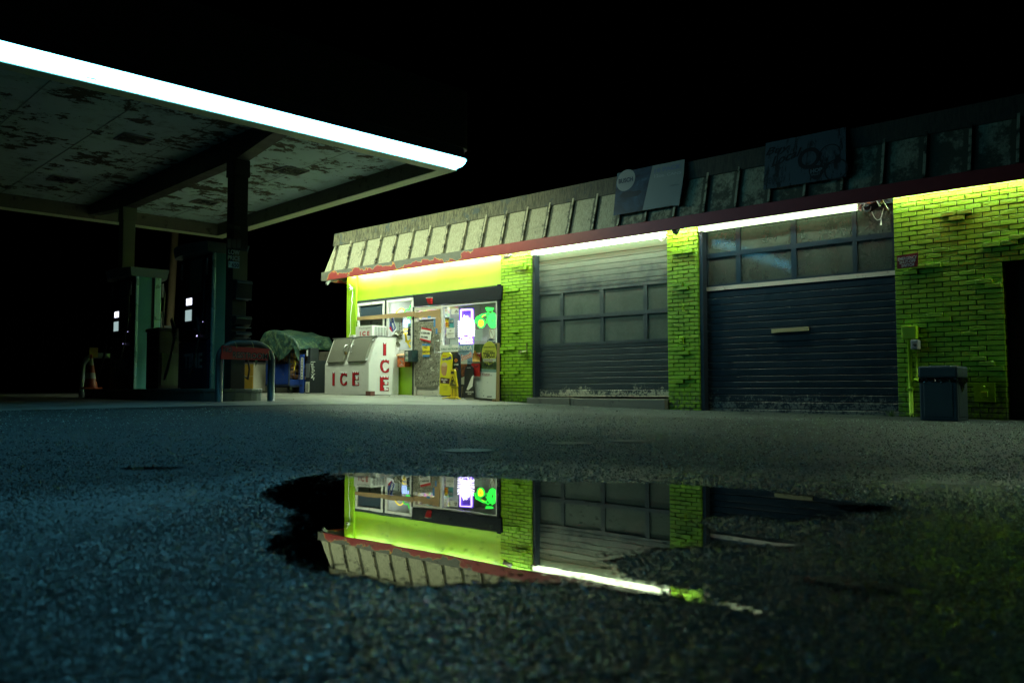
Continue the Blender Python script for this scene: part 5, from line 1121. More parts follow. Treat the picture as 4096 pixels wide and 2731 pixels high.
bquad(s, 'while supplies last\nplease drink responsibly', b21([(1460, 770), (1670, 735), (1670, 705), (1460, 740)]), M((.1, .13, .14), .6), -.0055)
def b30(pts): return b21(pts, 3000, 500, 4.48)
def stained_banner():
    t = NT('mouldy_vinyl'); n = t.noise(3, 8, .75, t.co((2.2, 1, .7))); c = t.mix(t.rng(n, .5, .58), (.06, .09, .105), (.008, .01, .01)); t.pbr(c, .6); return t.m
s = banner('local_banner', 'mould stained Buy Local banner in the dark above the glazed garage door', b30([(285, 330), (1720, 40), (1720, 930), (240, 1165)]), stained_banner())
bquad(s, 'Buy', b30([(280, 600), (730, 480), (730, 330), (280, 430)]), INK, -.0055, .02, .4); bquad(s, 'Local', b30([(380, 770), (930, 540), (930, 400), (380, 590)]), INK, -.0055, .02, .4)
for (x, y, r1_, r2_) in ((1060, 600, .17, .11), (1545, 805, .17, .15), (1430, 530, .16, .145)):
    e = b30([(x, y)])[0]; m = MB(); pts = [(e[0] + r1_ * math.cos(a), e[1] + r1_ * math.sin(a)) for a in np.linspace(0, 2 * math.pi, 29)[:-1]]; pin = [(e[0] + r2_ * math.cos(a), e[1] + r2_ * math.sin(a)) for a in np.linspace(0, 2 * math.pi, 29)[:-1]]
    for i in range(28): j = (i + 1) % 28; m.quad((pts[i][0], -.006, pts[i][1]), (pts[j][0], -.006, pts[j][1]), (pin[j][0], -.006, pin[j][1]), (pin[i][0], -.006, pin[i][1]))
    m.build('emblem', INK, s)
bquad(s, 'N', b30([(1370, 590), (1460, 575), (1460, 465), (1370, 480)]), M((.1, .13, .14), .6), -.0055, .01)
m = MB(); m.prism(b30([(1060, 760), (1200, 720), (1330, 725), (1320, 850), (1270, 940), (1165, 985), (1090, 950), (1055, 850)]), -.0055, -.004); m.build('shield_emblem', INK, s); bquad(s, 'HOP', b30([(1085, 880), (1300, 830), (1300, 760), (1085, 800)]), M((.13, .17, .18), .6), -.007, .05); bquad(s, 'VALLEY', b30([(1095, 920), (1260, 890), (1260, 855), (1095, 885)]), M((.13, .17, .18), .6), -.007, .02)
bquad(s, 'BREWERY', b30([(250, 1085), (600, 1010), (600, 920), (250, 960)]), M((.03, .04, .04), .6), -.0055, .03)

# ================================================================== FITTINGS ON THE WALLS
def camera_thing(label, s_, t_, z_, aim, mat, size=1.0, mast=.08):
    c_ = thing('security_camera', label, 'camera', FAC, (s_, -t_, z_)); A = Vector(aim).normalized(); p = Vector((s_, -t_, z_)); k = size
    m = MB(); m.tube([tuple(p - A * .07 * k), tuple(p - A * .05 * k), tuple(p + A * .08 * k), tuple(p + A * .1 * k)], [.02 * k, .036 * k, .036 * k, .03 * k], 14); m.build('body', mat, c_)
    m = MB(); m.tube([tuple(p + A * .1 * k), tuple(p + A * .103 * k)], .022 * k, 12); m.build('lens', BLACK, c_); m = MB(); m.tube([tuple(p), (s_, -t_ + .03, z_ + mast)], .011 * k, 8); m.build('bracket', mat, c_); return c_
q = at(1404, 1154, .12); cw = camera_thing('small white camera with an aerial on the shop corner post', q[0], .12, q[1], (.5, -.8, -.25), WHITE, .85, .0)
m = MB(); a_ = at(1396, 1137, .1); m.tube([(q[0], -.1, q[1] + .02), (a_[0], -.1, a_[1])], .008, 6); m.build('aerial', WHITE, cw)
m = MB(); pts = [at(u, v, .06) for u, v in ((1409, 1150), (1410, 1175), (1406, 1200), (1409, 1208), (1402, 1260), (1402, 1330), (1396, 1345))]; m.tube([(x, -.06, z) for x, z in pts], .007, 6); m.build('cable', WHITE, cw)
q = at(2034, 1024, .2); camera_thing('grey bullet camera under the eaves at the first brick pillar', q[0], .2, q[1], (-.5, -.6, -.3), DULLMETAL, 1.1, .08)
q = at(1311, 1128, .4); camera_thing('dim camera hanging below the far corner of the red fascia', q[0], .38, q[1], (.2, -.7, -.6), DULLMETAL, 1.0, .06)
m = MB(); q = at(2703, 922, .35); m.lathe([(.0, -.14), (.05, -.12), (.085, -.03), (.075, .0), (.06, .02)], (q[0], -.35, q[1] + .07), 18); solo(m, 'dome_lamp', 'unlit grey cone lamp under the eaves at the pillar between garage bays', 'lamp', DULLMETAL, FAC)
q = at(3507, 825, .25); fl = thing('floodlight', 'black floodlight with loose wires where the long strip light ends', 'floodlight', FAC, (q[0], -.25, q[1]))
m = MB(); mt = Matrix.Translation((q[0] - .03, -.28, q[1])) @ Matrix.Rotation(rad(-25), 4, 'Y') @ Matrix.Rotation(rad(20), 4, 'X'); m.box(-.075, .075, -.05, .05, -.05, .05, .01, mt); m.build('head', M((.02, .025, .015), .4), fl)
m = MB(); m.tube([(q[0] + .07, -.2, q[1] + .1), (q[0] + .05, -.24, q[1] + .02)], .015, 8); m.tube([(q[0] + .06, -.22, q[1] + .09), (q[0] + .17, -.3, q[1] - .1)], .011, 8); m.build('bracket', M((.1, .14, .03), .5), fl)
wc = at(3472, 830, .3); m = MB()
for k in range(5): m.tube([(wc[0] + (.05 + .006 * k) * math.cos(a), -.3 + .012 * k - .03, wc[1] - .0 + (.055 + .005 * (k % 3)) * math.sin(a)) for a in np.linspace(0, 2 * math.pi, 17)[:-1]], .0055, 6, closed=True)
pw = [at(3440 + x / 3.918, 780 + y / 3.918, .28) for x, y in ((175, 245), (200, 300), (230, 360), (270, 395), (310, 385), (335, 340), (350, 280), (368, 210))]; m.tube([(x, -.28, z) for x, z in pw], .0055, 6)
pw = [at(3440 + x / 3.918, 780 + y / 3.918, .28) for x, y in ((328, 350), (330, 410), (328, 470))]; m.tube([(x, -.28, z) for x, z in pw], [.004, .005, .012], 6); solo(m, 'wire_coil', 'coil of pale wire hanging with a dangling loop beside the floodlight', 'wire', WHITE, FAC)
m = MB(); pw = [at(2600 + x / 3.918, 850 + y / 3.918, .1) for x, y in ((108, 380), (140, 420), (180, 450), (230, 425), (265, 385))]; m.tube([(x, -.1, z) for x, z in pw], .007, 6); m.tube([(x + .01, -.08, z + .012) for x, z in pw], .006, 6); solo(m, 'loose_wires', 'pale loose wires drooping at the top corner of the first garage bay', 'wire', WHITE, FAC)
# fire alarm strobe
q = rect(1713, 1192, 1732, 1217, .06); al = thing('alarm_strobe', 'red alarm box with clear strobe on the black board above the door', 'alarm', FAC, ((q[0] + q[1]) / 2, -.06, q[2])); m = MB(); m.xprism([(-.055, q[2]), (-.1, q[2] + .03), (-.14, q[2] + .13), (-.055, q[3])], q[0] + .02, q[1] - .02); m.build('body', RED, al); m = MB(); m.xprism([(-.1405, q[2] + .13), (-.1405, q[2] + .14), (-.06, q[3] + .01), (-.0555, q[3] + .001)], q[0] + .01, q[1] - .01); m.build('strobe', PAPER, al)
# emergency sign
q = [at(*p_, .075) for p_ in ((3589, 1076), (3671, 1066), (3673, 1011), (3588, 1023))]
es = thing('emergency_sign', 'dark red EMERGENCY SHUT-OFF SWITCH sign on the brick wall', 'sign', FAC, ((q[0][0] + q[1][0]) / 2, -.075, q[0][1])); m = MB(); m.prism(q, -.08, -.072); m.build('board', M((.2, .012, .014), .5, var=.2), es); m = MB()
LTR = M((.75, .75, .7), .6)
for body, y0v, y1v, xa, xe in (('EMERGENCY', 1039, 1026, 3592, 3668), ('SHUT-OFF', 1053, 1041, 3598, 3662), ('SWITCH', 1067, 1055, 3606, 3656)):
    dk = lambda u: -(u - 3630) * .135; m.text(body, 0, 1, 0, 1, -.0815, quad=[at(xa, y0v + dk(xa), .08), at(xe, y0v + dk(xe), .08), at(xe, y1v + dk(xe), .08), at(xa, y1v + dk(xa), .08)], bold=.025)
m.build('lettering', LTR, es)
# meter cabinet, conduit
q = rect(3606, 1302, 3664, 1355, .12); eb = thing('electrical_box', 'lime painted electrical box on a lime conduit up the brick wall', 'electrical box', FAC, ((q[0] + q[1]) / 2, -.02, q[2])); m = MB(); m.box(q[0], q[1], -.13, -.003, q[2], q[3], .012); m.build('body', LIME, eb)
cx = at(3641, 1500, .06)[0]; m = MB(); m.tube([(cx, -.05, q[2]), (cx, -.05, -.1)], .028, 14); cd_ = m.build('conduit', LIME, eb); zc_ = at(3640, 1557, .06)[1]; m = MB(); m.box(cx - .07, cx + .11, -.03, -.012, zc_ - .012, zc_ + .012); m.box(cx - .035, cx + .035, -.085, -.02, zc_ - .015, zc_ + .015, .005); m.build('clamp', LIME, cd_)
q = rect(3641, 1358, 3681, 1397, .16); ob = thing('outlet_box', 'grey weatherproof outlet cover with a short lime cord below it', 'outlet box', FAC, ((q[0] + q[1]) / 2, -.06, q[2])); m = MB(); m.box(q[0], q[1] - .03, -.16, -.02, q[2], q[3], .02); m.build('cover', M((.3, .32, .3), .4), ob); m = MB(); m.lathe([(.02, 0), (.022, -.006), (.012, -.008)], (q[0] + .06, -.16, (q[2] + q[3]) / 2), 14, 'Y'); m.build('knob', BLACK, ob)
k0, k1 = at(3664, 1398, .05), at(3668, 1508, .05); m = MB(); m.tube([(k0[0], -.05, k0[1]), (k1[0], -.05, k1[1])], .011, 8); m.tube([(k1[0], -.05, k1[1] + .01), (k1[0], -.05, k1[1] - .02), (k1[0] - .01, -.06, k1[1] - .05)], [.012, .03, .04], 10); m.build('cord', LIME, ob)
q = rect(3896, 1530, 3981, 1607, .01); ap = thing('access_panel', 'dark lime access panel low on the wall behind the trash can', 'panel', FAC, ((q[0] + q[1]) / 2, 0, q[2])); m = MB(); m.box(q[0], q[1], -.02, .0, q[2], q[3]); m.build('cover', LIME, ap); m = MB(); q2 = rect(3925, 1565, 3952, 1588, .02); m.box(q2[0], q2[1], -.05, -.02, q2[2], q2[3], .006); m.ball(((q2[0] + q2[1]) / 2, -.03, q2[3] + .06), .015); m.build('latch', LIME, ap)
# fittings on the pillars
q = rect(2713, 1346, 2730, 1374, .05); m = MB(); m.box(q[0], q[1], -.03, .0, q[2], q[3], .004)
for zz in (.3, .65): m.box(q[0] + .012, q[1] - .012, -.045, -.03, q[2] + zz * (q[3] - q[2]) - .0, q[2] + zz * (q[3] - q[2]) + .03, .005)
solo(m, 'wall_outlet', 'double outlet painted over in lime on the pillar between the bays', 'outlet', LIME, FAC)
m = MB(); pts = [at(2600 + x / 3.918, 850 + y / 3.918, .05) for x, y in ((485, 1430), (515, 1435), (520, 1470), (500, 1490), (530, 1530), (540, 1545), (505, 1550), (495, 1475))]; m.tube([(x, -.03 - .01 * (i % 2), z) for i, (x, z) in enumerate(pts)], .008, 8); solo(m, 'wall_hook', 'twisted hook painted lime on the pillar between the bays', 'hook', LIME, FAC)
q = at(2097, 1408, .08); tr = thing('broken_tray', 'bent metal tray on a strap, broken off low on the first pillar', 'bracket', FAC, (q[0], -.1, q[1])); m = MB()
for i in range(6): a0, a1 = -.6 + i * .2, -.4 + i * .2; m.quad((q[0] - .03 + .09 * math.sin(a0), -.03, q[1] + .03 * math.cos(a0)), (q[0] - .03 + .09 * math.sin(a1), -.03, q[1] + .03 * math.cos(a1)), (q[0] + .0 + .1 * math.sin(a1), -.17, q[1] + .03 * math.cos(a1) - .03), (q[0] + .0 + .1 * math.sin(a0), -.17, q[1] + .03 * math.cos(a0) - .03))
m.build('tray', M((.3, .3, .2), .5, .3), tr); m = MB(); z_ = at(2097, 1372, .02)[1]; m.box(q[0] - .012, q[0] + .012, -.012, .0, q[1] - .02, z_); m.box(q[0] - .17, q[0] - .11, -.06, -.03, q[1] - .04, q[1] + .04); m.build('strap', M((.12, .16, .02), .5), tr)
# key drop box and numbered boxes by the door
q = rect(1595, 1412, 1618, 1467, .12); kd = thing('key_drop_box', 'orange key drop box with a wrench drawing between freezer and door', 'drop box', FAC, ((q[0] + q[1]) / 2, -.06, q[2])); ORG_ = M((.55, .12, .02), .5); m = MB(); m.box(q[0], q[1] + .06, -.16, -.0, q[2], q[3] - .06); m.build('body', ORG_, kd); m = MB(); m.xprism([(-.19, q[3] - .06), (-.16, q[3] - .02), (-.0, q[3]), (-.0, q[3] - .06)], q[0] - .01, q[1] + .07); m.build('lid', M((.6, .35, .2), .5), kd)
m = MB(); q2 = rect(1597, 1425, 1615, 1430, .16); m.box(q2[0], q2[1], -.163, -.16, q2[2], q2[3] + .01); m.build('label', PAPER, kd); m = MB(); m.text('U-HAUL', q2[0] + .01, q2[1] - .01, q2[2] + .005, q2[3], -.1635, bold=.03); q3 = rect(1598, 1453, 1615, 1464, .16); m.build('lettering', INK, kd); m = MB(); m.text('Key\nDrop Box', *q3, -.1615, bold=.04); m.build('lettering', PAPER, kd)
m = MB(); a_, e_ = at(1602, 1439, .16), at(1611, 1450, .16); m.tube([(a_[0], -.162, a_[1]), (e_[0], -.162, e_[1])], [.018, .012], 8); m.build('wrench_print', M((.3, .25, .2), .5), kd)
q = rect(1617, 1400, 1648, 1447, .2); nb_ = thing('numbered_mailbox', 'dark teal box with green 1 and 2 labels beside the entrance door', 'mailbox', FAC, ((q[0] + q[1]) / 2, -.1, q[2])); m = MB(); m.box(q[0], q[1], -.2, -.0, q[2], q[3], .008); m.build('body', M((.012, .035, .04), .45), nb_)
for body, v0, v1 in (('1', 1405, 1423), ('2', 1426, 1445)):
    q2 = rect(1622, v0, 1632, v1, .2); m = MB(); m.box(q2[0], q2[1], -.203, -.2, q2[2], q2[3]); lb_ = m.build('label', M((.5, .52, .45), .5), nb_); m = MB(); m.box(q2[0] + .008, q2[1] - .008, -.2045, -.203, q2[2] + .01, q2[3] - .06); m.build('green_field', M((.02, .22, .08), .5), lb_); m = MB(); w_ = q2[1] - q2[0]; m.text(body, q2[0] + w_ * .35, q2[1] - w_ * .35, q2[2] + .025, q2[3] - .075, -.205, bold=.03); m.build('lettering', PAPER, lb_)

# ---- trash can
xa, xe, ta, te = 3.58, 4.03, .72, .22; zg = gzf(3.8, .6) - .005; ht = .70
tc = thing('trash_can', 'square dark plastic trash can with a black bag under its lid', 'trash can', FAC, ((xa + xe) / 2, -(ta + te) / 2, zg)); CANM = M((.05, .075, .085), .5, var=.2, bump=.15, bs=120)
m = MB(); m.box(xa, xe, -ta, -te, zg, zg + ht - .16, .02); m.build('body', CANM, tc)
m = MB(); m.box(xa + .05, xe - .05, -ta - .006, -ta + .02, zg + .05, zg + ht - .2, .01); m.box(xe - .02, xe + .006, -ta + .05, -te - .05, zg + .05, zg + ht - .2, .01); m.build('panel', CANM, tc)
m = MB(); m.box(xa - .008, xe + .008, -ta - .008, -te + .008, zg + ht - .15, zg + ht, .025); m.box(xa + .1, xe - .1, -ta + .1, -te - .1, zg + ht, zg + ht + .012); m.build('lid', CANM, tc)
m = MB(); n_ = 30; vs = []; BAG = M((.006, .006, .008), .18)
for side in range(2):
    pts_ = [(xa + (xe - xa) * i / n_, -ta - .012) for i in range(n_ + 1)] if side == 0 else [(xe + .012, -ta + (ta - te) * i / n_) for i in range(n_ + 1)]
    for i in range(n_):
        def low(k): 
            w = k / n_; return .05 + .03 * noise.noise(Vector((w * 6, side * 5, 0))) + (0 if side == 0 else .14 * max(0, 1 - abs(w - .4) * 3))
        def pt(k, f): 
            x_, y_ = pts_[k]; j = .012 * noise.noise(Vector((k * .9, f * 3, side * 9))); return (x_ + (j if side else 0), y_ - (0 if side else j), zg + ht - .152 - f * low(k))
        for f in range(4): m._add([pt(i, f / 4), pt(i + 1, f / 4), pt(i + 1, (f + 1) / 4), pt(i, (f + 1) / 4)], [(0, 3, 2, 1)], False)
m.build('bin_liner', BAG, tc)

# ================================================================== BY THE FAR END OF THE SHOP
zl = .275
# blue wire cage with firewood
rx0, rx1, rt0, rt1 = -12.40, -11.34, .3, -.55; zb_, zp, ztp = .47, 1.02, 1.62
rk = thing('firewood_cage', 'rusty blue wire cage on castors full of split firewood', 'cage', FAC, ((rx0 + rx1) / 2, .12, zl))
m = MB(); m.box(rx0 + .03, rx1 - .03, -rt0 - .005, -rt0 + .012, zb_ + .04, zp); m.box(rx1 - .012, rx1 + .005, -rt0 + .03, -rt1, zb_ + .02, zb_ + .16); m.build('side_panel', BLUEP, rk)
m = MB()
for x in (rx0, rx1 - .03):
    for y in (-rt0, -rt1 - .03): m.box(x - .004, x + .034, y - .004, y + .034, zb_, ztp)
for z in (zb_, zp - .02, ztp - .03, 1.3): m.box(rx0 + .03, rx1 - .03, -rt0 + .004, -rt0 + .026, z, z + .03); m.box(rx1 - .026, rx1 - .004, -rt0 + .03, -rt1 - .03, z, z + .03)
m.box(rx0, rx1, -rt0 + .03, -rt1, zb_ - .03, zb_); m.build('frame', M((.05, .07, .13), .5, .3, dirt=(.12, .08, .05), da=.55, ds=9), rk)
m = MB()
for k in range(1, 12): x = rx0 + (rx1 - rx0) * k / 12; m.tube([(x, -rt0 + .004, zp), (x, -rt0 + .004, ztp)], .006, 6)
for k in range(1, 9): y = -rt0 + (rt0 - rt1) * k / 9; m.tube([(rx1 - .004, y, zb_ + .16), (rx1 - .004, y, ztp)], .006, 6)
m.build('bars', M((.03, .06, .18), .5, .3), rk)
for x, y in ((rx1 - .12, -rt0 + .12), (rx1 - .2, -rt1 - .15), (rx0 + .15, -rt0 + .12)):
    m = MB(); m.lathe([(.0, -.025), (.085, -.025), (.095, -.015), (.095, .015), (.085, .025), (.0, .025)], (x, y, zl + .095), 18, 'X'); w_ = m.build('castor', BLACK, rk); m = MB(); m.box(x - .04, x + .04, y - .03, y + .03, zl + .1, zb_ - .03); m.build('fork', STEEL, w_)
LOGM = [M((.36, .17, .06), .75, var=.3, scale=9, bump=.3, bs=20), M((.26, .12, .045), .8, var=.35, scale=9, bump=.3, bs=20), M((.42, .23, .09), .75, var=.3, scale=9, bump=.3, bs=20)]
k = 0; HOWL = ['pale', 'reddish', 'brown']; 
spots = []
for row in range(8):
    z = zb_ + .03 + row * .135
    for j in range(5):
        spots.append((rx0 + .1 + j * .215 + (.06 if row % 2 else 0), z))
logs0 = []
for (x, z) in spots:
    if x > rx1 - .04 or (z < .85 and x < rx1 - .25): continue
    L = R.uniform(.3, .42); rr_ = R.uniform(.055, .085)
    m = MB(); a0 = R.uniform(0, 6.28); sect = [(rr_ * 1.05 * math.cos(a0 + q_), rr_ * math.sin(a0 + q_)) for q_ in (0, .5, 1.0, 1.5, 2.2)] + [(rr_ * .35 * math.cos(a0 + 4.2), rr_ * .35 * math.sin(a0 + 4.2))]
    front = R.random() < .5; yaw = R.uniform(-.5, .5) + (0 if front else math.pi / 2); tilt = R.uniform(-.25, .25); base_y = -rt0 + .05
    mt = Matrix.Translation((min(max(x, rx0 + .12), rx1 - (.1 if front else L / 2 + .02)), base_y + (L / 2 if front else .12), z + .05)) @ Matrix.Rotation(yaw, 4, 'Z') @ Matrix.Rotation(tilt, 4, 'X')
    n_ = len(sect); vs = [mt @ Vector((a, -L / 2, b_)) for a, b_ in sect] + [mt @ Vector((a * R.uniform(.9, 1.05), L / 2, b_)) for a, b_ in sect]
    m._add(vs, [list(range(n_))[::-1], [n_ + i for i in range(n_)]] + [[i, (i + 1) % n_, n_ + (i + 1) % n_, n_ + i] for i in range(n_)], False)
    solo(m, 'firewood_log', 'split log of firewood piled behind the bars of the blue cage', 'log', LOGM[k % 3], FAC, None, 'split logs stacked in the blue cage'); k += 1
for y_ in np.arange(-rt0 + .4, -rt1 - .1, .17):
    for row in range(7):
        z = zb_ + .05 + row * .15; L = .35; rr_ = R.uniform(.06, .085); m = MB(); a0 = R.uniform(0, 6.28)
        sect = [(rr_ * 1.05 * math.cos(a0 + q_), rr_ * math.sin(a0 + q_)) for q_ in (0, .5, 1.0, 1.5, 2.2)] + [(rr_ * .35 * math.cos(a0 + 4.2), rr_ * .35 * math.sin(a0 + 4.2))]; n_ = len(sect); tw = R.uniform(-.3, .3)
        mt = Matrix.Translation((rx1 - .03 - L / 2, y_ + R.uniform(-.02, .02), z)) @ Matrix.Rotation(tw, 4, 'X') @ Matrix.Rotation(R.uniform(-.15, .15), 4, 'Z')
        vs = [mt @ Vector((-L / 2, a, b_)) for a, b_ in sect] + [mt @ Vector((L / 2, a, b_)) for a, b_ in sect]; m._add(vs, [list(range(n_)), [n_ + i for i in range(n_)][::-1]] + [[i, n_ + i, n_ + (i + 1) % n_, (i + 1) % n_] for i in range(n_)], False)
        solo(m, 'firewood_log', 'split log of firewood piled behind the bars of the blue cage', 'log', LOGM[k % 3], FAC, None, 'split logs stacked in the blue cage'); k += 1
# camouflage tarp
def tarpm():
    t = NT('camouflage_tarp'); n = t.noise(6, 6, .7, None, 1.0); c = t.ramp(n, [(.36, (.008, .018, .018)), (.45, (.03, .085, .07)), (.51, (.012, .035, .03)), (.57, (.12, .18, .09)), (.63, (.04, .11, .09)), (.72, (.28, .32, .2))]); t.pbr(c, .45, 0, t.bump(t.noise(14, 5), .4, .02)); return t.m
m = MB(); nx_, ny_ = 44, 30; vs = []
tx0, tx1, ty0, ty1 = rx0 - .30, rx1 + .62, -rt0 - .12, -rt1 + .1
for j in range(ny_ + 1):
    for i in range(nx_ + 1):
        u, w = i / nx_, j / ny_; x = tx0 + (tx1 - tx0) * u
        hump = 1.80 + .10 * math.sin(u * 6.0 - .6) + .06 * noise.noise(Vector((u * 4, w * 3, 2)))
        edge = min(1, u / .22); edge2 = min(1, (1 - u) / .16); hump -= .42 * (1 - edge) ** 1.6 + .36 * (1 - edge2) ** 2
        # front skirt: first third hangs down
        if w < .4:
            f_ = 1 - w / .4; tip = .36 + .34 * max(0, 1 - abs(u - .56) * 3.4) + .10 * u * (u < .56) - .1 * max(0, (u - .72) * 3)
            z = hump - f_ * tip - .03; y = ty0 - .02 * f_ + .05 * noise.noise(Vector((u * 9, f_ * 2, 5))) * f_
        else:
            y = ty0 + (ty1 - ty0) * (w - .4) / .6; z = hump + .03 * noise.noise(Vector((u * 7, w * 7, 8)))
        x += .03 * noise.noise(Vector((u * 5, w * 5, 11))); vs.append((x, y + .02 * noise.noise(Vector((u * 14, w * 10, 3))), z))
m._add(vs, [(j * (nx_ + 1) + i, j * (nx_ + 1) + i + 1, (j + 1) * (nx_ + 1) + i + 1, (j + 1) * (nx_ + 1) + i) for j in range(ny_) for i in range(nx_)], True)
tp = solo(m, 'tarpaulin', 'green camouflage tarpaulin draped in folds over the firewood cage', 'tarpaulin', tarpm(), FAC); tp.modifiers.new('thick', 'SOLIDIFY').thickness = .004
m = MB(); p_ = at(1184, 1425, .33); m.tube([(p_[0], -.36, p_[1]), (p_[0] + .02, -.36, p_[1] - .2), (p_[0] - .02, -.36, p_[1] - .33)], .009, 6); solo(m, 'yellow_rope', 'short yellow rope hanging from the tip of the tarpaulin', 'rope', YEL, FAC)
# cabinet
cx0, cx1, ct = -13.6, -12.98, .3
cb = thing('old_cabinet', 'old yellow fronted cabinet with a white side left under the canopy edge', 'cabinet', FAC, ((cx0 + cx1) / 2, -.1, zl)); m = MB(); m.box(cx0, cx1, -ct, .1, zl + .06, 1.06); m.build('body', M((.7, .68, .55), .5), cb)
for z0_, z1_ in ((zl + .08, .72), (.735, 1.04)):
    m = MB(); m.box(cx0 + .01, cx1 - .012, -ct - .02, -ct, z0_, z1_); m.build('door', M((.42, .27, .04), .5), cb)
m = MB(); m.box(cx0 - .02, cx1 + .01, -ct - .02, .11, 1.06, 1.1); m.build('top', M((.12, .12, .13), .5), cb)
# blue sign post, air machine
m = MB(); q = (-10.50, -10.345); s = thing('blue_price_sign', 'narrow upright blue sign with white letter rows beside the black machine', 'sign', FAC, (-10.42, -.55, zl)); m.box(q[0], q[1], -.56, -.53, zl, 1.22); m.build('board', BLUEP, s)
m = MB(); m.box(q[0] + .05, q[1] - .005, -.5625, -.56, .62, 1.14); m.build('white_panel', PAPER, s); m = MB(); m.text('F I R E W O O D', -.24, .24, -.03, .03, 0, bold=.05, mat=Matrix.Translation((q[0] + .1, -.563, .88)) @ Matrix.Rotation(rad(90), 4, 'Y')); m.text('BUY 3', q[0] + .03, q[1] - .02, .44, .49, -.561, bold=.03); m.build('lettering', INK, s)
mx0, mx1, mt0 = -10.335, -10.165, .5
am = thing('air_machine', 'black coin machine with white graffiti tag and a grey front', 'machine', FAC, ((mx0 + mx1) / 2, -.25, zl)); m = MB(); m.box(mx0, mx1, -mt0, .12, zl, 1.075, .008); m.box(mx0 + .04, mx1 - .01, -mt0 + .02, -.24, 1.075, 1.37, .006); m.build('body', M((.014, .018, .024), .5, bump=.1), am)
m = MB(); m.box(mx0 + .01, mx1 - .01, -mt0 - .008, -mt0, .66, 1.0); m.build('front_panel', M((.18, .2, .2), .4, .4), am); m = MB(); m.box(mx0 + .01, mx1 - .008, -mt0 - .008, -mt0, zl + .03, .56); m.build('label', M((.62, .62, .5), .6), am); m = MB(); m.box(mx0 + .0, mx0 + .06, -mt0 + .012, -mt0 + .02, 1.18, 1.32); m.build('sticker', PAPER, am)
m = MB(); m.disc(((mx0 + mx1) / 2, -mt0 - .0095, .42), .05, 20, 'Y', 2.2); m.build('oval_mark', M((.3, .3, .25), .6), am)
def gtag(l): return [(mx1 + .003, -mt0 + (x - 1170) / 330 * .52, 1.07 - (y - 770) / 660 * .79) for x, y in l]
m = MB()
for l in ([(1185, 800), (1265, 795)], [(1180, 830), (1215, 850), (1190, 880), (1230, 820), (1225, 880)], [(1200, 870), (1210, 930)], [(1205, 890), (1250, 900), (1235, 930), (1210, 930)], [(1205, 950), (1250, 960)], [(1210, 950), (1215, 1010), (1255, 975)], [(1200, 1000), (1235, 1040), (1265, 1035)], [(1250, 1040), (1195, 1125)], [(1200, 1040), (1240, 1160)], [(1230, 1110), (1255, 1105), (1235, 1165)]): m.tube(gtag(l), .0075, 6)
m.build('graffiti', M((.75, .75, .7), .6), am)
# pale low wall far behind and a kerb under the cage
m = MB(); m.box(-12.9, -9.4, 1.5, 1.7, zl - .1, 1.42); solo(m, 'low_wall', 'stained concrete wall dimly seen behind the black coin machine', 'wall', M((.14, .13, .1), .8, var=.3, dirt=(.04, .04, .03), da=.5, ds=3), FAC)
m = MB(); m.box(-16, -10.2, .75, .95, zl - .1, zl + .16); solo(m, 'kerb', 'pale concrete kerb behind the castors of the firewood cage', 'kerb', M((.25, .25, .2), .8), FAC, kind='structure')
# white board leaning behind pumps
m = MB(); p_ = [tuple(CAMP + ray(u, v) * 23) for u, v in ((632, 1300), (700, 1305), (702, 1385), (632, 1385))]; q_ = [tuple(Vector(a) + Vector((0, .15, 0))) for a in p_]; m._add(p_ + q_, [(0, 1, 2, 3), (7, 6, 5, 4)] + [(i, 4 + i, 4 + (i + 1) % 4, (i + 1) % 4) for i in range(4)]); solo(m, 'storage_crate', 'dim grey storage crate beyond the bin between the pumps', 'crate', M((.2, .24, .25), .6), WLD)
# well covers in the asphalt
for u, v, lab, mt in ((1872, 1803, 'pale round well cover set in the asphalt beyond the puddle', M((.34, .36, .31), .6, dirt=(.08, .08, .06), da=.64, ds=40)), (2272, 1773, 'dim round well cover, the nearer of two in front of the garage bay', M((.045, .05, .045), .6)), (2525, 1764, 'dim round well cover farthest from the puddle before the garage bay', M((.045, .05, .045), .6))):
    x_, y_ = g_at(u, v); z_ = float(gz(x_, y_)); w_ = thing('well_cover', lab, 'well cover', WLD, (x_, y_, z_), 'round monitoring well covers'); m = MB(); m.lathe([(0, .005), (.14, .005)], (x_, y_, z_), 32); m.build('lid', mt, w_); m = MB(); m.lathe([(.143, .003), (.16, .003), (.165, -.01)], (x_, y_, z_), 32); m.build('ring', M((.06, .07, .06), .6), w_)
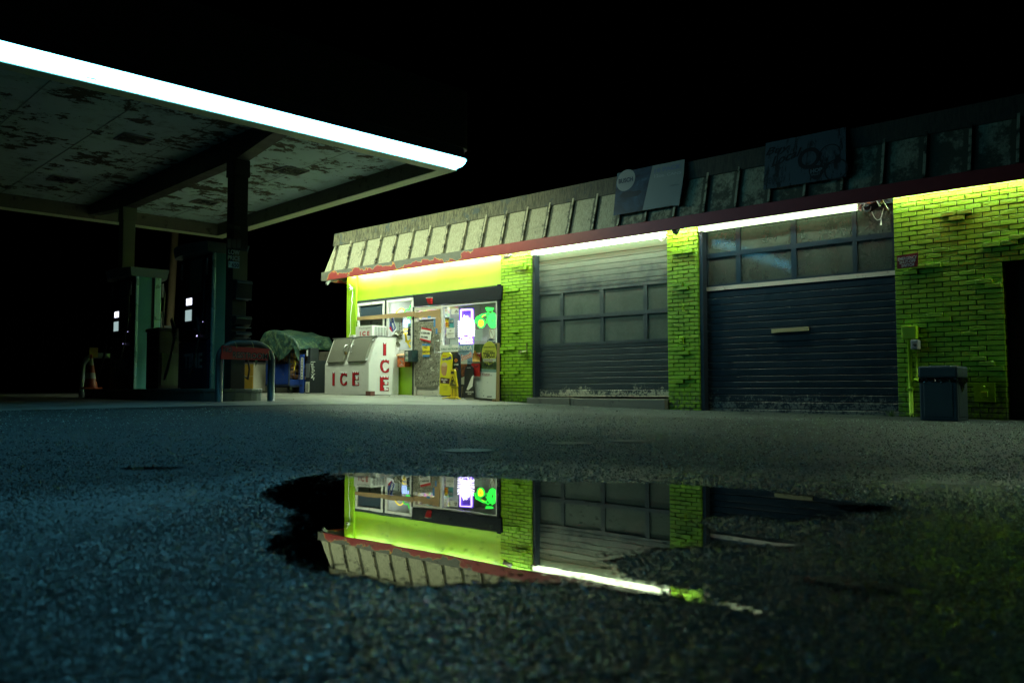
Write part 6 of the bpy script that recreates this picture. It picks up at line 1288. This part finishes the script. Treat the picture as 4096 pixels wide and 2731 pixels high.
# weeds and grit along the wall foot
def weed(s_, t_, lab):
    z = gzf(s_, t_); m = MB()
    for _ in range(26):
        a = R.uniform(0, 6.28); h = R.uniform(.03, .1); d = R.uniform(.01, .06); w = .005; b0 = (s_ + R.uniform(-.05, .05), -t_ + R.uniform(-.02, .02)); tip = (b0[0] + d * math.cos(a), b0[1] + d * math.sin(a)); px_, py_ = -math.sin(a) * w, math.cos(a) * w
        m._add([(b0[0] - px_, b0[1] - py_, z), (b0[0] + px_, b0[1] + py_, z), ((b0[0] + tip[0]) / 2 + px_, (b0[1] + tip[1]) / 2 + py_, z + h * .7), (tip[0], tip[1], z + h)], [(0, 1, 2, 3)])
    solo(m, 'weed', lab, 'weed', M((.06, .14, .015), .7), FAC)
weed(-3.72, .06, 'small weed at the foot of the pillar beside the first garage bay'); weed(3.3, .08, 'thin weed at the foot of the lime conduit'); weed(3.02, .08, 'thin weed at the right foot of the glazed garage door')
gr = MB()
for _ in range(170):
    s_ = R.uniform(-9, 5); t_ = abs(R.gauss(0, 1.3)) + .15; p = P0 + s_ * U + t_ * N; z = float(gz(p[0], p[1])); r_ = R.uniform(.004, .011) * (1 if R.random() < .95 else 1.8)
    gr.ball((s_, -t_, z + r_ * .3), r_, r_ * R.uniform(.6, 1.2), r_ * .6, 6, 4)
solo(gr, 'grit', 'loose grit and crumbs scattered along the wall foot', 'grit', M((.04, .045, .04), .8), FAC, (-2, -1, 0), kind='stuff')

# ================================================================== CAMERA, SKY, RENDER
cam = bpy.data.cameras.new('camera'); co_ = bpy.data.objects.new('camera', cam); COL.objects.link(co_)
cam.sensor_width = 36; cam.lens = 36 * FOC / 4096; cam.clip_start = .05; cam.clip_end = 2000
co_.location = (0, 0, HCAM); co_.rotation_euler = (math.pi / 2 + TH, 0, 0); sc.camera = co_
cam.dof.use_dof = True; cam.dof.focus_distance = 14; cam.dof.aperture_fstop = 4.0
w = bpy.data.worlds.new('World'); sc.world = w; w.use_nodes = True; nt = w.node_tree; bg = nt.nodes['Background']
sky = nt.nodes.new('ShaderNodeTexSky'); sky.sky_type = 'NISHITA'; sky.sun_disc = False; sky.sun_elevation = rad(-9); sky.sun_rotation = rad(120); nt.links.new(sky.outputs[0], bg.inputs[0]); bg.inputs[1].default_value = .05
sc.view_settings.view_transform = 'Standard'; sc.view_settings.look = 'None'; sc.view_settings.exposure = .4; sc.view_settings.gamma = 1
sc.render.engine = 'CYCLES'; cy = sc.cycles; cy.use_denoising = True
try: cy.denoiser = 'OPENIMAGEDENOISE'
except Exception: pass
cy.max_bounces = 7; cy.diffuse_bounces = 4; cy.glossy_bounces = 4; cy.transmission_bounces = 4; cy.transparent_max_bounces = 12; cy.sample_clamp_indirect = 4; cy.caustics_reflective = False; cy.caustics_refractive = False
